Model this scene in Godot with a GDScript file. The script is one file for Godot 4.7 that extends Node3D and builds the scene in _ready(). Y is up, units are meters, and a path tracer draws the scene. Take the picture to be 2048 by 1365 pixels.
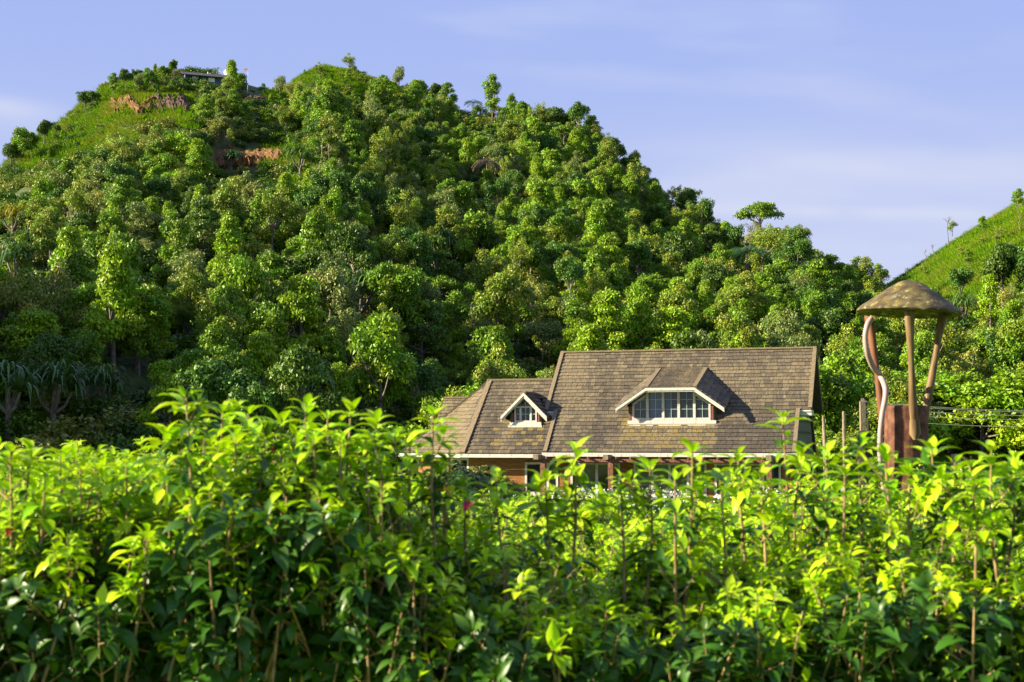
extends Node3D

# ---------------------------------------------------------------- lens and light
const FOCAL := 2844.0            # focal length in photograph pixels (50 mm on a 36 mm wide frame)
const EYE := Vector3(0, 1.6, 0)
var pitch := atan((880.0 - 682.5) / FOCAL)
var mat := {}
var taken := {}
var noise_a := FastNoiseLite.new()
var noise_b := FastNoiseLite.new()
var noise_c := FastNoiseLite.new()
const SUN_TOWARDS := Vector3(-0.912, 0.385, 0.130)

# a point at forward distance d seen at photograph column u, row v
func at(u: float, v: float, d: float) -> Vector3:
	var x := (u - 1024.0) / FOCAL
	var y := -(v - 682.5) / FOCAL
	var f := d / (cos(pitch) - y * sin(pitch))
	return EYE + Vector3(x * f, (y * cos(pitch) + sin(pitch)) * f, -d)

func pix(p: Vector3) -> Vector2:
	var q := p - EYE
	var dz := -q.z * cos(pitch) + q.y * sin(pitch)
	return Vector2(1024.0 + FOCAL * q.x / dz, 682.5 - FOCAL * (q.y * cos(pitch) + q.z * sin(pitch)) / dz)

# ---------------------------------------------------------------- mesh collecting
class MB:
	var v := PackedVector3Array()
	var n := PackedVector3Array()
	var c := PackedColorArray()
	var uv := PackedVector2Array()
	var i := PackedInt32Array()
	var smooth := false
	var col := Color.WHITE
	func _init(s := false) -> void:
		smooth = s
	func tri(a: Vector3, b: Vector3, d: Vector3) -> void:
		var k := v.size()
		v.append(a); v.append(b); v.append(d)
		for j in 3: c.append(col)
		if smooth:
			var m := (b - a).cross(d - a).normalized()
			for j in 3: n.append(m)
		i.append(k); i.append(k + 2); i.append(k + 1)
	func quad(a: Vector3, b: Vector3, d: Vector3, e: Vector3) -> void:
		var k := v.size()
		v.append(a); v.append(b); v.append(d); v.append(e)
		for j in 4: c.append(col)
		if smooth:
			var m := (b - a).cross(d - a).normalized()
			for j in 4: n.append(m)
		for j in [0, 2, 1, 0, 3, 2]: i.append(k + j)
	# box between two corners, in the axes of t
	func box(lo: Vector3, hi: Vector3, t := Transform3D()) -> void:
		var p := []
		for j in 8: p.append(t * Vector3(hi.x if j & 1 else lo.x, hi.y if j & 2 else lo.y, hi.z if j & 4 else lo.z))
		quad(p[4], p[5], p[7], p[6]); quad(p[1], p[0], p[2], p[3]); quad(p[5], p[1], p[3], p[7])
		quad(p[0], p[4], p[6], p[2]); quad(p[6], p[7], p[3], p[2]); quad(p[0], p[1], p[5], p[4])
	# squared timber from a to b
	func beam(a: Vector3, b: Vector3, w: float, h: float, up := Vector3.UP) -> void:
		var x := (b - a).normalized()
		var z := x.cross(up).normalized()
		box(Vector3(0, -h / 2, -w / 2), Vector3(a.distance_to(b), h / 2, w / 2), Transform3D(Basis(x, z.cross(x), z), a))
	func tube(pts: Array, rad: Array, sides := 8, capped := true) -> void:
		var k := v.size()
		var m := pts.size()
		var prev := Vector3.ZERO
		for j in m:
			var p: Vector3 = pts[j]
			var dir: Vector3 = ((pts[mini(j + 1, m - 1)] as Vector3) - (pts[maxi(j - 1, 0)] as Vector3)).normalized()
			var s := dir.cross(Vector3(0.31, 0.17, 0.93)).normalized() if j == 0 else (prev - dir * prev.dot(dir)).normalized()
			prev = s
			var t := dir.cross(s)
			for q in sides:
				var an := TAU * q / sides
				var o := s * cos(an) + t * sin(an)
				v.append(p + o * float(rad[j])); n.append(o); c.append(col)
		for j in m - 1:
			for q in sides:
				var a := k + j * sides + q
				var b := k + j * sides + (q + 1) % sides
				for w in [a, a + sides, b, b, a + sides, b + sides]: i.append(w)
		if capped:
			for e in [0, m - 1]:
				var kc := v.size()
				var nd := (((pts[0] as Vector3) - (pts[1] as Vector3)) if e == 0 else ((pts[m - 1] as Vector3) - (pts[m - 2] as Vector3))).normalized()
				v.append(pts[e]); n.append(nd); c.append(col)
				for q in sides:
					v.append(v[k + e * sides + q]); n.append(nd); c.append(col)
				for q in sides:
					var a2 := kc + 1 + q
					var b2 := kc + 1 + (q + 1) % sides
					i.append(kc); i.append(b2 if e else a2); i.append(a2 if e else b2)
		smooth = true
	func mesh(m: Material) -> ArrayMesh:
		var am := ArrayMesh.new()
		add_to(am, m)
		return am
	func add_to(am: ArrayMesh, m: Material) -> void:
		var a := []
		a.resize(Mesh.ARRAY_MAX)
		a[Mesh.ARRAY_VERTEX] = v
		if smooth and n.size() == v.size(): a[Mesh.ARRAY_NORMAL] = n
		a[Mesh.ARRAY_COLOR] = c
		if uv.size() == v.size(): a[Mesh.ARRAY_TEX_UV] = uv
		a[Mesh.ARRAY_INDEX] = i
		am.add_surface_from_arrays(Mesh.PRIMITIVE_TRIANGLES, a)
		am.surface_set_material(am.get_surface_count() - 1, m)

# ---------------------------------------------------------------- nodes
func numbered(called: String) -> String:
	if not taken.has(called):
		taken[called] = 0
		return called
	taken[called] += 1
	return "%s_%03d" % [called, taken[called]]

func meta(o: Node, label := "", category := "", group := "", kind := "") -> Node:
	if label: o.set_meta("label", label)
	if category: o.set_meta("category", category)
	if group: o.set_meta("group", group)
	if kind: o.set_meta("kind", kind)
	return o

func thing(called: String, where: Vector3, turn := 0.0) -> Node3D:
	var o := Node3D.new()
	o.name = numbered(called)
	add_child(o)
	o.position = where
	o.rotation.y = turn
	return o

func put(called: String, m: Mesh, parent: Node = self, where := Vector3.ZERO) -> MeshInstance3D:
	var o := MeshInstance3D.new()
	o.mesh = m
	o.name = numbered(called) if parent == self else called
	parent.add_child(o, true)
	o.position = where
	return o

func many(called: String, m: Mesh, places: Array, parent: Node = self, colors: Array = []) -> MultiMeshInstance3D:
	var mm := MultiMesh.new()
	mm.transform_format = MultiMesh.TRANSFORM_3D
	mm.use_colors = colors.size() > 0
	mm.mesh = m
	mm.instance_count = places.size()
	for k in places.size():
		mm.set_instance_transform(k, places[k])
		if colors.size(): mm.set_instance_color(k, colors[k])
	var o := MultiMeshInstance3D.new()
	o.multimesh = mm
	o.name = numbered(called) if parent == self else called
	parent.add_child(o, true)
	return o

# ---------------------------------------------------------------- materials
func lin(r: float, g: float, b: float) -> Color:
	return Color(r, g, b).linear_to_srgb()

func std(called: String, c: Color, rough := 0.8, spec := 0.4) -> StandardMaterial3D:
	var m := StandardMaterial3D.new()
	m.resource_name = called
	m.albedo_color = c.linear_to_srgb()
	m.roughness = rough
	m.metallic_specular = spec
	mat[called] = m
	return m

func ramp_tex(freq: float, cols: Array, stops: Array, octaves := 4, sz := 512, kind := FastNoiseLite.TYPE_SIMPLEX_SMOOTH, sd := 3) -> NoiseTexture2D:
	var f := FastNoiseLite.new()
	f.noise_type = kind
	f.frequency = freq
	f.fractal_octaves = octaves
	f.seed = sd
	var t := NoiseTexture2D.new()
	t.width = sz
	t.height = sz
	t.seamless = true
	t.noise = f
	if cols.size():
		var g := Gradient.new()
		g.offsets = PackedFloat32Array(stops)
		var pc := PackedColorArray()
		for c in cols: pc.append((c as Color).linear_to_srgb())
		g.colors = pc
		t.color_ramp = g
	return t

func tex_mat(called: String, t: Texture2D, scale: Vector3, rough := 0.85, world := true) -> StandardMaterial3D:
	var m := std(called, Color(0.78, 0.78, 0.78), rough)
	m.albedo_texture = t
	m.uv1_triplanar = true
	m.uv1_world_triplanar = world
	m.uv1_scale = scale
	return m

func leaf_mat(called: String, through: float, rough := 0.5, spec := 0.45) -> StandardMaterial3D:
	var m := std(called, Color(0.80, 0.80, 0.80), rough, spec)
	m.vertex_color_use_as_albedo = true
	m.backlight_enabled = true
	m.backlight = Color(through, through, through * 0.75).linear_to_srgb()
	m.cull_mode = BaseMaterial3D.CULL_DISABLED
	return m

func make_materials() -> void:
	leaf_mat("tree_leaf", 0.42, 0.5, 0.42)
	leaf_mat("strap_leaf", 0.45, 0.38, 0.5)
	leaf_mat("hedge_leaf", 0.62, 0.40, 0.45)
	leaf_mat("grass_blade", 0.6, 0.6, 0.3)
	var tc := std("tinted", Color.WHITE, 0.85, 0.3); tc.vertex_color_use_as_albedo = true
	tex_mat("bark", ramp_tex(0.02, [Color(0.08, 0.065, 0.05), Color(0.18, 0.155, 0.12), Color(0.30, 0.27, 0.22)], [0.2, 0.5, 0.8]), Vector3(1.2, 0.3, 1.2))
	tex_mat("hill_soil", ramp_tex(0.02, [Color(0.022, 0.045, 0.008), Color(0.05, 0.09, 0.012), Color(0.085, 0.13, 0.02), Color(0.12, 0.11, 0.04)], [0.2, 0.45, 0.62, 0.85], 5), Vector3(0.12, 0.12, 0.12))
	tex_mat("hill_grass", ramp_tex(0.02, [Color(0.08, 0.18, 0.008), Color(0.14, 0.27, 0.012), Color(0.19, 0.32, 0.02), Color(0.26, 0.31, 0.05)], [0.2, 0.45, 0.62, 0.85], 5), Vector3(0.09, 0.09, 0.09))
	var eb := tex_mat("bare_earth", ramp_tex(0.015, [Color(0.05, 0.022, 0.008), Color(0.13, 0.055, 0.012), Color(0.235, 0.115, 0.022), Color(0.30, 0.18, 0.045)], [0.15, 0.4, 0.6, 0.85], 5), Vector3(0.25, 0.12, 0.25))
	eb.heightmap_enabled = true
	eb.heightmap_texture = ramp_tex(0.03, [], [], 5)
	eb.heightmap_scale = 25.0
	tex_mat("brown_rock", ramp_tex(0.015, [Color(0.022, 0.012, 0.007), Color(0.055, 0.028, 0.014), Color(0.10, 0.055, 0.026), Color(0.17, 0.11, 0.05)], [0.15, 0.42, 0.6, 0.85], 5), Vector3(0.3, 0.15, 0.3))
	tex_mat("lawn", ramp_tex(0.02, [Color(0.09, 0.20, 0.006), Color(0.16, 0.32, 0.010), Color(0.21, 0.38, 0.015), Color(0.26, 0.38, 0.03)], [0.15, 0.42, 0.62, 0.88], 5), Vector3(0.35, 0.35, 0.35))
	# house
	var wt := tex_mat("white_paint", ramp_tex(0.012, [Color(0.38, 0.34, 0.25), Color(0.58, 0.55, 0.49), Color(0.64, 0.62, 0.57)], [0.12, 0.32, 0.7], 4), Vector3(1.1, 0.7, 1.1), 0.55, false)
	wt.metallic_specular = 0.4
	tex_mat("siding_wood", ramp_tex(0.012, [Color(0.17, 0.064, 0.016), Color(0.29, 0.12, 0.027), Color(0.38, 0.17, 0.042)], [0.2, 0.5, 0.8], 4), Vector3(0.3, 5.0, 0.3), 0.6, false)
	tex_mat("red_timber", ramp_tex(0.012, [Color(0.09, 0.035, 0.022), Color(0.19, 0.075, 0.045), Color(0.28, 0.14, 0.09)], [0.2, 0.5, 0.8], 4), Vector3(3.0, 0.5, 3.0), 0.7, false)
	tex_mat("grey_timber", ramp_tex(0.012, [Color(0.13, 0.10, 0.07), Color(0.24, 0.19, 0.13), Color(0.33, 0.28, 0.2)], [0.2, 0.5, 0.8], 4), Vector3(4.0, 0.6, 4.0), 0.85)
	tex_mat("cap_board", ramp_tex(0.012, [Color(0.13, 0.10, 0.06), Color(0.22, 0.17, 0.10), Color(0.30, 0.24, 0.15)], [0.2, 0.5, 0.8], 4), Vector3(2.0, 2.0, 2.0), 0.85, false)
	std("gable_board", Color(0.11, 0.105, 0.07), 0.8)
	std("batten", Color(0.05, 0.045, 0.035), 0.8)
	std("room_plaster", Color(0.34, 0.30, 0.24), 0.9)
	std("reflection_sheet", Color(0.13, 0.18, 0.27), 0.9)  # blue of the sky reflection, put into a sheet behind the glass
	std("red_post", Color(0.17, 0.05, 0.05), 0.7)
	std("muntin", Color(0.34, 0.47, 0.45), 0.5)
	var gl := std("window_glass", Color(0.06, 0.12, 0.12), 0.02, 0.9)
	gl.transparency = BaseMaterial3D.TRANSPARENCY_ALPHA
	gl.albedo_color.a = 0.13
	# shingles, six weathered tints
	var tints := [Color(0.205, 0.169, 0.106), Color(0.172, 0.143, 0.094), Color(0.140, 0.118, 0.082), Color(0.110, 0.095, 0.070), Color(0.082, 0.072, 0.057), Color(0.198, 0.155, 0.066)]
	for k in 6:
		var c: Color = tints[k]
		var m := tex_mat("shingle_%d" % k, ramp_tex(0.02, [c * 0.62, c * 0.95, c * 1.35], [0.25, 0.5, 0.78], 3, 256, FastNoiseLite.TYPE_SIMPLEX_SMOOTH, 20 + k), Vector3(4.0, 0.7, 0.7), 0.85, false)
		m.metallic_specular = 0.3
	# mushroom lamp
	tex_mat("log_wood", ramp_tex(0.02, [Color(0.03, 0.016, 0.012), Color(0.12, 0.043, 0.024), Color(0.165, 0.062, 0.034), Color(0.21, 0.115, 0.066)], [0.15, 0.42, 0.62, 0.85], 5), Vector3(2.2, 1.5, 2.2), 0.8, false)
	tex_mat("leg_wood", ramp_tex(0.012, [Color(0.085, 0.048, 0.018), Color(0.17, 0.105, 0.038), Color(0.26, 0.19, 0.085)], [0.2, 0.5, 0.8], 4), Vector3(5.0, 0.6, 5.0), 0.6, false)
	tex_mat("leg_red", ramp_tex(0.012, [Color(0.10, 0.034, 0.016), Color(0.20, 0.075, 0.034), Color(0.27, 0.125, 0.06)], [0.2, 0.5, 0.8], 4), Vector3(5.0, 0.6, 5.0), 0.65, false)
	var hose := std("hose_plastic", Color(0.34, 0.24, 0.225), 0.5, 0.45)
	hose.backlight_enabled = false
	std("socket_brass", Color(0.50, 0.38, 0.10), 0.4, 0.6)
	var cw := tex_mat("cap_wood", ramp_tex(0.010, [Color(0.04, 0.028, 0.016), Color(0.085, 0.062, 0.028), Color(0.135, 0.11, 0.034), Color(0.19, 0.16, 0.055)], [0.2, 0.42, 0.62, 0.85], 5), Vector3(2.2, 2.2, 2.2), 0.75, false)
	cw.detail_enabled = true
	cw.detail_blend_mode = BaseMaterial3D.BLEND_MODE_MIX
	cw.detail_albedo = lichen_texture()
	cw.detail_uv_layer = BaseMaterial3D.DETAIL_UV_1
	std("char", Color(0.018, 0.016, 0.015), 0.9)
	std("steel_wire", Color(0.25, 0.25, 0.2), 0.5)
	std("white_thing", Color(0.78, 0.78, 0.76), 0.5)
	std("roof_dark", Color(0.05, 0.05, 0.052), 0.8)
	std("wall_blue", Color(0.07, 0.10, 0.18), 0.8)
	std("concrete", Color(0.42, 0.39, 0.34), 0.9)
	std("cut_wood", Color(0.42, 0.30, 0.16), 0.85)
	var stem := tex_mat("stem_bark", ramp_tex(0.02, [Color(0.17, 0.105, 0.045), Color(0.34, 0.235, 0.105), Color(0.44, 0.33, 0.16)], [0.2, 0.5, 0.8], 3, 256), Vector3(14, 5, 14), 0.7)
	stem.metallic_specular = 0.35
	std("green_stem", Color(0.26, 0.29, 0.06), 0.6)
	std("flag_red", Color(0.62, 0.03, 0.04), 0.8)
	std("flag_blue", Color(0.04, 0.05, 0.25), 0.8)

# pale lichen crusts with an outline of their own, on a clear ground
func lichen_texture() -> ImageTexture:
	var im := Image.create(512, 512, false, Image.FORMAT_RGBA8)
	im.fill(Color(0.3, 0.3, 0.15, 0.0))
	var r := RandomNumberGenerator.new()
	r.seed = 5
	var f := FastNoiseLite.new()
	f.frequency = 0.06
	for k in 260:
		var cx := r.randf() * 512.0
		var cy := r.randf() * 512.0
		var rad := r.randf_range(5.0, 34.0) * (1.0 if k < 60 else 0.4)
		var yellow := r.randf() < 0.6
		var c := Color(0.40, 0.33, 0.08) if yellow else Color(0.52, 0.51, 0.38)
		c = c.linear_to_srgb()
		for y in range(int(cy - rad * 1.5), int(cy + rad * 1.5)):
			for x in range(int(cx - rad * 1.5), int(cx + rad * 1.5)):
				var dd := Vector2(x - cx, (y - cy) * 1.6 + (x - cx) * 0.4).length() / rad + f.get_noise_2d(x * 2.2, y * 2.2 + k * 50) * 0.8
				if dd < 0.8: im.set_pixel(posmod(x, 512), clampi(y, 0, 511), Color(c.r, c.g, c.b, clampf((0.85 - dd) * 2.5, 0.0, 0.85)))
	return ImageTexture.create_from_image(im)

# ---------------------------------------------------------------- camera, sky, sun
func make_view() -> void:
	var cam := Camera3D.new()
	cam.name = "camera"
	add_child(cam)
	cam.position = EYE
	cam.rotation.x = pitch
	cam.fov = rad_to_deg(2.0 * atan(682.5 / FOCAL))
	cam.near = 0.05
	cam.far = 3000.0
	cam.current = true
	var lens := CameraAttributesPhysical.new()
	lens.frustum_focal_length = 50.0
	lens.frustum_focus_distance = 58.0
	lens.frustum_near = 0.05
	lens.frustum_far = 3000.0
	lens.exposure_aperture = 11.0
	cam.attributes = lens
	cam.keep_aspect = Camera3D.KEEP_HEIGHT
	cam.fov = rad_to_deg(2.0 * atan(682.5 / FOCAL))

	var e := Environment.new()
	e.background_mode = Environment.BG_SKY
	e.sky = Sky.new()
	var sm := PanoramaSkyMaterial.new()
	sm.panorama = sky_texture()
	e.sky.sky_material = sm
	e.background_energy_multiplier = 0.29
	e.tonemap_mode = Environment.TONE_MAPPER_LINEAR
	e.tonemap_exposure = 3.4
	e.sdfgi_enabled = true
	e.ssao_enabled = true
	e.ssil_enabled = true
	var we := WorldEnvironment.new()
	we.name = "world_environment"
	we.environment = e
	add_child(we)

	var sun := DirectionalLight3D.new()
	sun.name = "sun"
	add_child(sun)
	sun.look_at_from_position(SUN_TOWARDS * 100.0, Vector3.ZERO, Vector3.UP)
	sun.light_energy = 1.6
	sun.light_color = Color(1.0, 0.93, 0.80)
	sun.light_angular_distance = 0.5
	sun.shadow_enabled = true

# a pale blue sky with thin streaks of high cloud, as linear values
func sky_texture() -> ImageTexture:
	var w := 2048
	var h := 1024
	var top := Color(0.30, 0.385, 0.86)
	var mid := Color(0.395, 0.505, 0.91)
	var low := Color(0.66, 0.72, 0.93)
	var f := FastNoiseLite.new()
	f.seed = 11
	f.frequency = 0.012
	f.fractal_octaves = 5
	var data := PackedFloat32Array()
	data.resize(w * h * 3)
	for y in h:
		var el := (0.5 - (y + 0.5) / h) * 180.0
		var base: Color
		if el > 17.0: base = mid.lerp(top, smoothstep(17.0, 60.0, el))
		else: base = low.lerp(mid, smoothstep(2.0, 17.0, maxf(el, 0.0)))
		for x in w:
			var c := base
			if el > 0.0 and el < 70.0:
				var az := wrapf((x + 0.5) / w * 360.0, -180.0, 180.0)
				var tilt := el + az * 0.06
				var k := f.get_noise_2d(az * 5.0, tilt * 34.0) * 0.6 + f.get_noise_2d(az * 1.6 + 300.0, tilt * 9.0)
				var cl := smoothstep(0.0, 0.75, k) * 0.26 * (1.0 - smoothstep(14.0, 40.0, el) * 0.6)
				# the long thin streak and the broad veil low in the sky
				cl += exp(-pow((tilt - 9.7) / 0.22, 2.0)) * smoothstep(4.0, 9.0, az) * (1.0 - smoothstep(16.0, 22.0, az)) * (0.3 + 0.35 * f.get_noise_2d(az * 14.0, 7.0))
				cl += exp(-pow((tilt - 11.3) / 1.5, 2.0)) * smoothstep(2.0, 10.0, az) * (1.0 - smoothstep(17.0, 30.0, az)) * (0.22 + 0.25 * f.get_noise_2d(az * 6.0, tilt * 40.0))
				cl += exp(-pow((tilt - 11.4) / 0.35, 2.0)) * smoothstep(-34.0, -26.0, az) * (1.0 - smoothstep(-20.0, -16.5, az)) * 0.45
				c = c.lerp(Color(0.80, 0.82, 0.93), clampf(cl, 0.0, 0.8))
			var o := (y * w + x) * 3
			data[o] = c.r
			data[o + 1] = c.g
			data[o + 2] = c.b
	return ImageTexture.create_from_image(Image.create_from_data(w, h, false, Image.FORMAT_RGBF, data.to_byte_array()))

# ---------------------------------------------------------------- land
func table(t: Array, x: float) -> float:
	if x <= t[0][0]: return t[0][1]
	for k in t.size() - 1:
		if x <= t[k + 1][0]:
			return lerpf(t[k][1], t[k + 1][1], (x - t[k][0]) / (t[k + 1][0] - t[k][0]))
	return t[-1][1]

func lawn_y(x: float, d: float) -> float:
	return -1.3 * smoothstep(14.0, 44.0, d) + smoothstep(56.0, 77.0, d) * 1.55 * smoothstep(12.0, 20.0, x)

# skyline of the ground under the trees: column in the photograph, row
const CREST := [[-1400, 850], [-700, 790], [-400, 660], [-150, 500], [-40, 410], [0, 368], [30, 326], [60, 306], [110, 278], [150, 240], [200, 200], [260, 180], [330, 165], [420, 172], [480, 178], [530, 192], [560, 190], [600, 160], [640, 140], [700, 150], [780, 172], [850, 208], [930, 232], [1000, 246], [1060, 258], [1110, 268], [1160, 274], [1200, 300], [1260, 358], [1300, 405], [1380, 452], [1420, 484], [1470, 512], [1530, 518], [1590, 528], [1620, 560], [1660, 600], [1700, 622], [1760, 630], [1850, 650], [1950, 720], [2100, 860]]
const CREST_AT := [[-1400, 130], [-700, 165], [0, 214], [300, 234], [640, 250], [900, 246], [1200, 226], [1450, 195], [1600, 176], [1760, 165], [2000, 150]]
const FOOT_AT := [[-1400, 50], [-700, 56], [0, 60], [600, 66], [900, 78], [1300, 80], [1650, 80], [2100, 82], [2700, 82]]
const CREST_R := [[1500, 880], [1620, 760], [1700, 655], [1760, 596], [1810, 568], [1900, 514], [1980, 470], [2048, 436], [2200, 370], [2500, 270], [3000, 240], [3600, 400], [4400, 700]]

func land_y(x: float, d: float) -> float:
	var g := lawn_y(x, d)
	if d < 40.0: return g
	var r := sqrt(x * x + d * d)
	var u := 1024.0 + FOCAL * x / d
	if u < -1500.0 or u > 4400.0: return g
	var foot := table(FOOT_AT, u)
	if r <= foot: return g
	var crest := table(CREST_AT, u)
	var h := 0.0
	var t := (r - foot) / (crest - foot)
	var hmax := at(u, table(CREST, u), crest).y - g
	if hmax > 0.0: h = hmax * slope_form(t)
	var crest2 := 240.0
	var foot2 := 86.0
	var t2 := (r - foot2) / (crest2 - foot2)
	var v2 := table(CREST_R, u)
	if v2 < 870.0 and t2 > 0.0:
		h = maxf(h, (at(u, v2, crest2).y - g) * slope_form(t2))
	var body := clampf(4.0 * t * (1.0 - t), 0.0, 1.0)
	if u < 1800.0:
		h += (noise_a.get_noise_2d(u * 0.16, r * 0.30) * 3.2 + noise_b.get_noise_2d(x, d) * 1.8) * body
	else:
		h += noise_b.get_noise_2d(x, d) * 1.0 * clampf(4.0 * t2 * (1.0 - t2), 0.0, 1.0)
	return g + maxf(h, 0.0)

func slope_form(t: float) -> float:
	if t <= 0.0: return 0.0
	if t <= 1.0: return pow(t, 1.12)
	return maxf(0.1, 1.0 - 0.5 * (t - 1.0) - 1.4 * (t - 1.0) * (t - 1.0))

func land(x: float, d: float) -> Vector3:
	return Vector3(x, land_y(x, d), -d)

# where the sight line through a place in the photograph meets the hillside
func surf(u: float, v: float, from := 58.0) -> Vector3:
	var d := from
	while d < 320.0:
		var p := at(u, v, d)
		if land_y(p.x, d) >= p.y: return p
		d += 0.5
	return at(u, v, 235.0)

func make_land() -> void:
	noise_a.seed = 4; noise_a.frequency = 0.022; noise_a.fractal_octaves = 2
	noise_b.seed = 9; noise_b.frequency = 0.05; noise_b.fractal_octaves = 3
	noise_c.seed = 21; noise_c.frequency = 0.09; noise_c.fractal_octaves = 3
	# ground: one sheet to the horizon
	var g := MB.new(true)
	var xs := [-1500.0, -600.0, -200.0]
	for k in range(-60, 62, 4): xs.append(float(k))
	xs.append_array([200.0, 600.0, 1500.0])
	var ds := [-1500.0, -400.0, -60.0, -10.0]
	for k in range(0, 92, 4): ds.append(float(k))
	ds.append_array([150.0, 400.0, 1500.0])
	for j in ds.size() - 1:
		for k in xs.size() - 1:
			var p := []
			for q in [[0, 0], [1, 0], [1, 1], [0, 1]]:
				var x: float = xs[k + q[0]]
				var d: float = ds[j + q[1]]
				p.append(Vector3(x, lawn_y(x, d) - (0.0 if d < 92.0 else 1.5), -d))
			g.quad(p[0], p[1], p[2], p[3])
	var go := put("lawn_ground", g.mesh(mat.lawn))
	meta(go, "bright green mown lawn between the hedge and the house", "", "", "structure")
	# hills as sheets in fans round the valley
	for part in 2:
		var m := MB.new(true)
		var u0 := -1380.0 if part == 0 else 1790.0
		var u1 := 1790.0 if part == 0 else 4300.0
		var nu := 170 if part == 0 else 90
		var nr := 90
		for j in nu + 1:
			var u := lerpf(u0, u1, float(j) / nu)
			var foot := table(FOOT_AT, u) - 3.0
			for k in nr + 1:
				var r := foot + (340.0 - foot) * pow(float(k) / nr, 1.15)
				var a := atan((u - 1024.0) / FOCAL)
				var x := sin(a) * r
				var d := cos(a) * r
				m.v.append(Vector3(x, land_y(x, d) + (0.02 if k else -0.6), -d))
				m.c.append(Color.WHITE)
		var row := nr + 1
		for j in nu:
			for k in nr:
				var a := j * row + k
				for q in [a, a + 1, a + row, a + 1, a + row + 1, a + row]: m.i.append(q)
		m.n.resize(m.v.size())
		for q in range(0, m.i.size(), 3):
			var fn := (m.v[m.i[q + 2]] - m.v[m.i[q]]).cross(m.v[m.i[q + 1]] - m.v[m.i[q]])
			if fn.y < 0: fn = -fn
			for w in 3: m.n[m.i[q + w]] += fn
		for q in m.n.size(): m.n[q] = m.n[q].normalized()
		var o := put("forest_hill" if part == 0 else "grass_hill", m.mesh(mat.hill_soil if part == 0 else mat.hill_grass))
		meta(o, "steep rounded hill covered in dense green forest" if part == 0 else "smooth bright green grassy hillside at the edge of the valley", "", "", "structure")
	# bare banks of earth and rock, each a rough face standing out of the slope
	bank("earth_bank", 188, 192, 345, 242, "orange and brown earth cliff near the top of the hill", mat.bare_earth, 1)
	bank("earth_bank", 405, 292, 612, 346, "orange bare earth slip in the middle of the upper slope", mat.bare_earth, 2)
	bank("rock_outcrop", 474, 166, 562, 210, "brown rock outcrop below the flag on the hilltop", mat.brown_rock, 3)
	bank("rock_outcrop", 285, 185, 400, 240, "dark bank beside the orange cliff, its shade put into the brown colour", mat.brown_rock, 4)  # shaded part of the bank, its shade painted as dark rock colour

func bank(called: String, u0: float, v0: float, u1: float, v1: float, label: String, m: Material, sd: int) -> void:
	var mb := MB.new(true)
	var nu := 44
	var nv := 18
	var sheets := []
	for side in 1:
		var pts := []
		for j in nu + 1:
			for k in nv + 1:
				var fu := float(j) / nu
				var fv := float(k) / nv
				var edge := minf(minf(fu, 1.0 - fu) * 3.2, minf(fv, 1.0 - fv) * 2.4)
				edge += noise_c.get_noise_2d(j * 3.0 + sd * 70, k * 4.0) * 0.35
				var bend := noise_b.get_noise_2d(j * 2.2 + sd * 40, sd * 9.0) * 16.0
				var uu := lerpf(u0, u1, fu)
				var p := surf(uu, maxf(lerpf(v0, v1, fv) + bend, table(CREST, uu) + 5.0 + fv * 20.0), 140.0)
				var out := (EYE - p).normalized() + Vector3.UP * 0.7 + SUN_TOWARDS * 0.0
				var bump := clampf(edge, -0.3, 1.0) * 1.5 - 0.45
				bump += (absf(noise_b.get_noise_2d(p.x * 3.0, p.y * 3.0 + sd * 13)) * 0.9 + noise_c.get_noise_2d(p.x * 1.4, p.y * 2.6) * 0.7 + noise_c.get_noise_2d(p.x * 4.0, p.y * 5.0) * 0.15) * clampf(edge, 0.0, 1.0)
				if side: bump = -3.0
				pts.append(p + out.normalized() * bump)
		sheets.append(pts)
	var row := nv + 1
	for side in 1:
		var pts: Array = sheets[side]
		for j in nu:
			for k in nv:
				var a := j * row + k
				if side == 0: mb.quad(pts[a], pts[a + 1], pts[a + row + 1], pts[a + row])
				else: mb.quad(pts[a], pts[a + row], pts[a + row + 1], pts[a + 1])
	var o := put(called, mb.mesh(m))
	meta(o, label, "", "", "structure")

# ---------------------------------------------------------------- trees
# one leaf or leaf spray: a folded four-cornered blade
func blade(mb: MB, p: Vector3, dir: Vector3, nor: Vector3, ln: float, wd: float, c: Color) -> void:
	var s := dir.cross(nor).normalized() * wd * 0.5
	var f := -nor * ln * 0.12
	var k := mb.v.size()
	mb.v.append(p); mb.v.append(p + dir * ln * 0.5 + s + f); mb.v.append(p + dir * ln + f * 1.6); mb.v.append(p + dir * ln * 0.45 - s + f)
	mb.c.append(c); mb.c.append(c); mb.c.append(c); mb.c.append(c)
	mb.i.append(k); mb.i.append(k + 2); mb.i.append(k + 1)
	mb.i.append(k); mb.i.append(k + 3); mb.i.append(k + 2)

func ball(r: RandomNumberGenerator) -> Vector3:
	return Vector3(r.randfn(), r.randfn(), r.randfn()).normalized()

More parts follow.
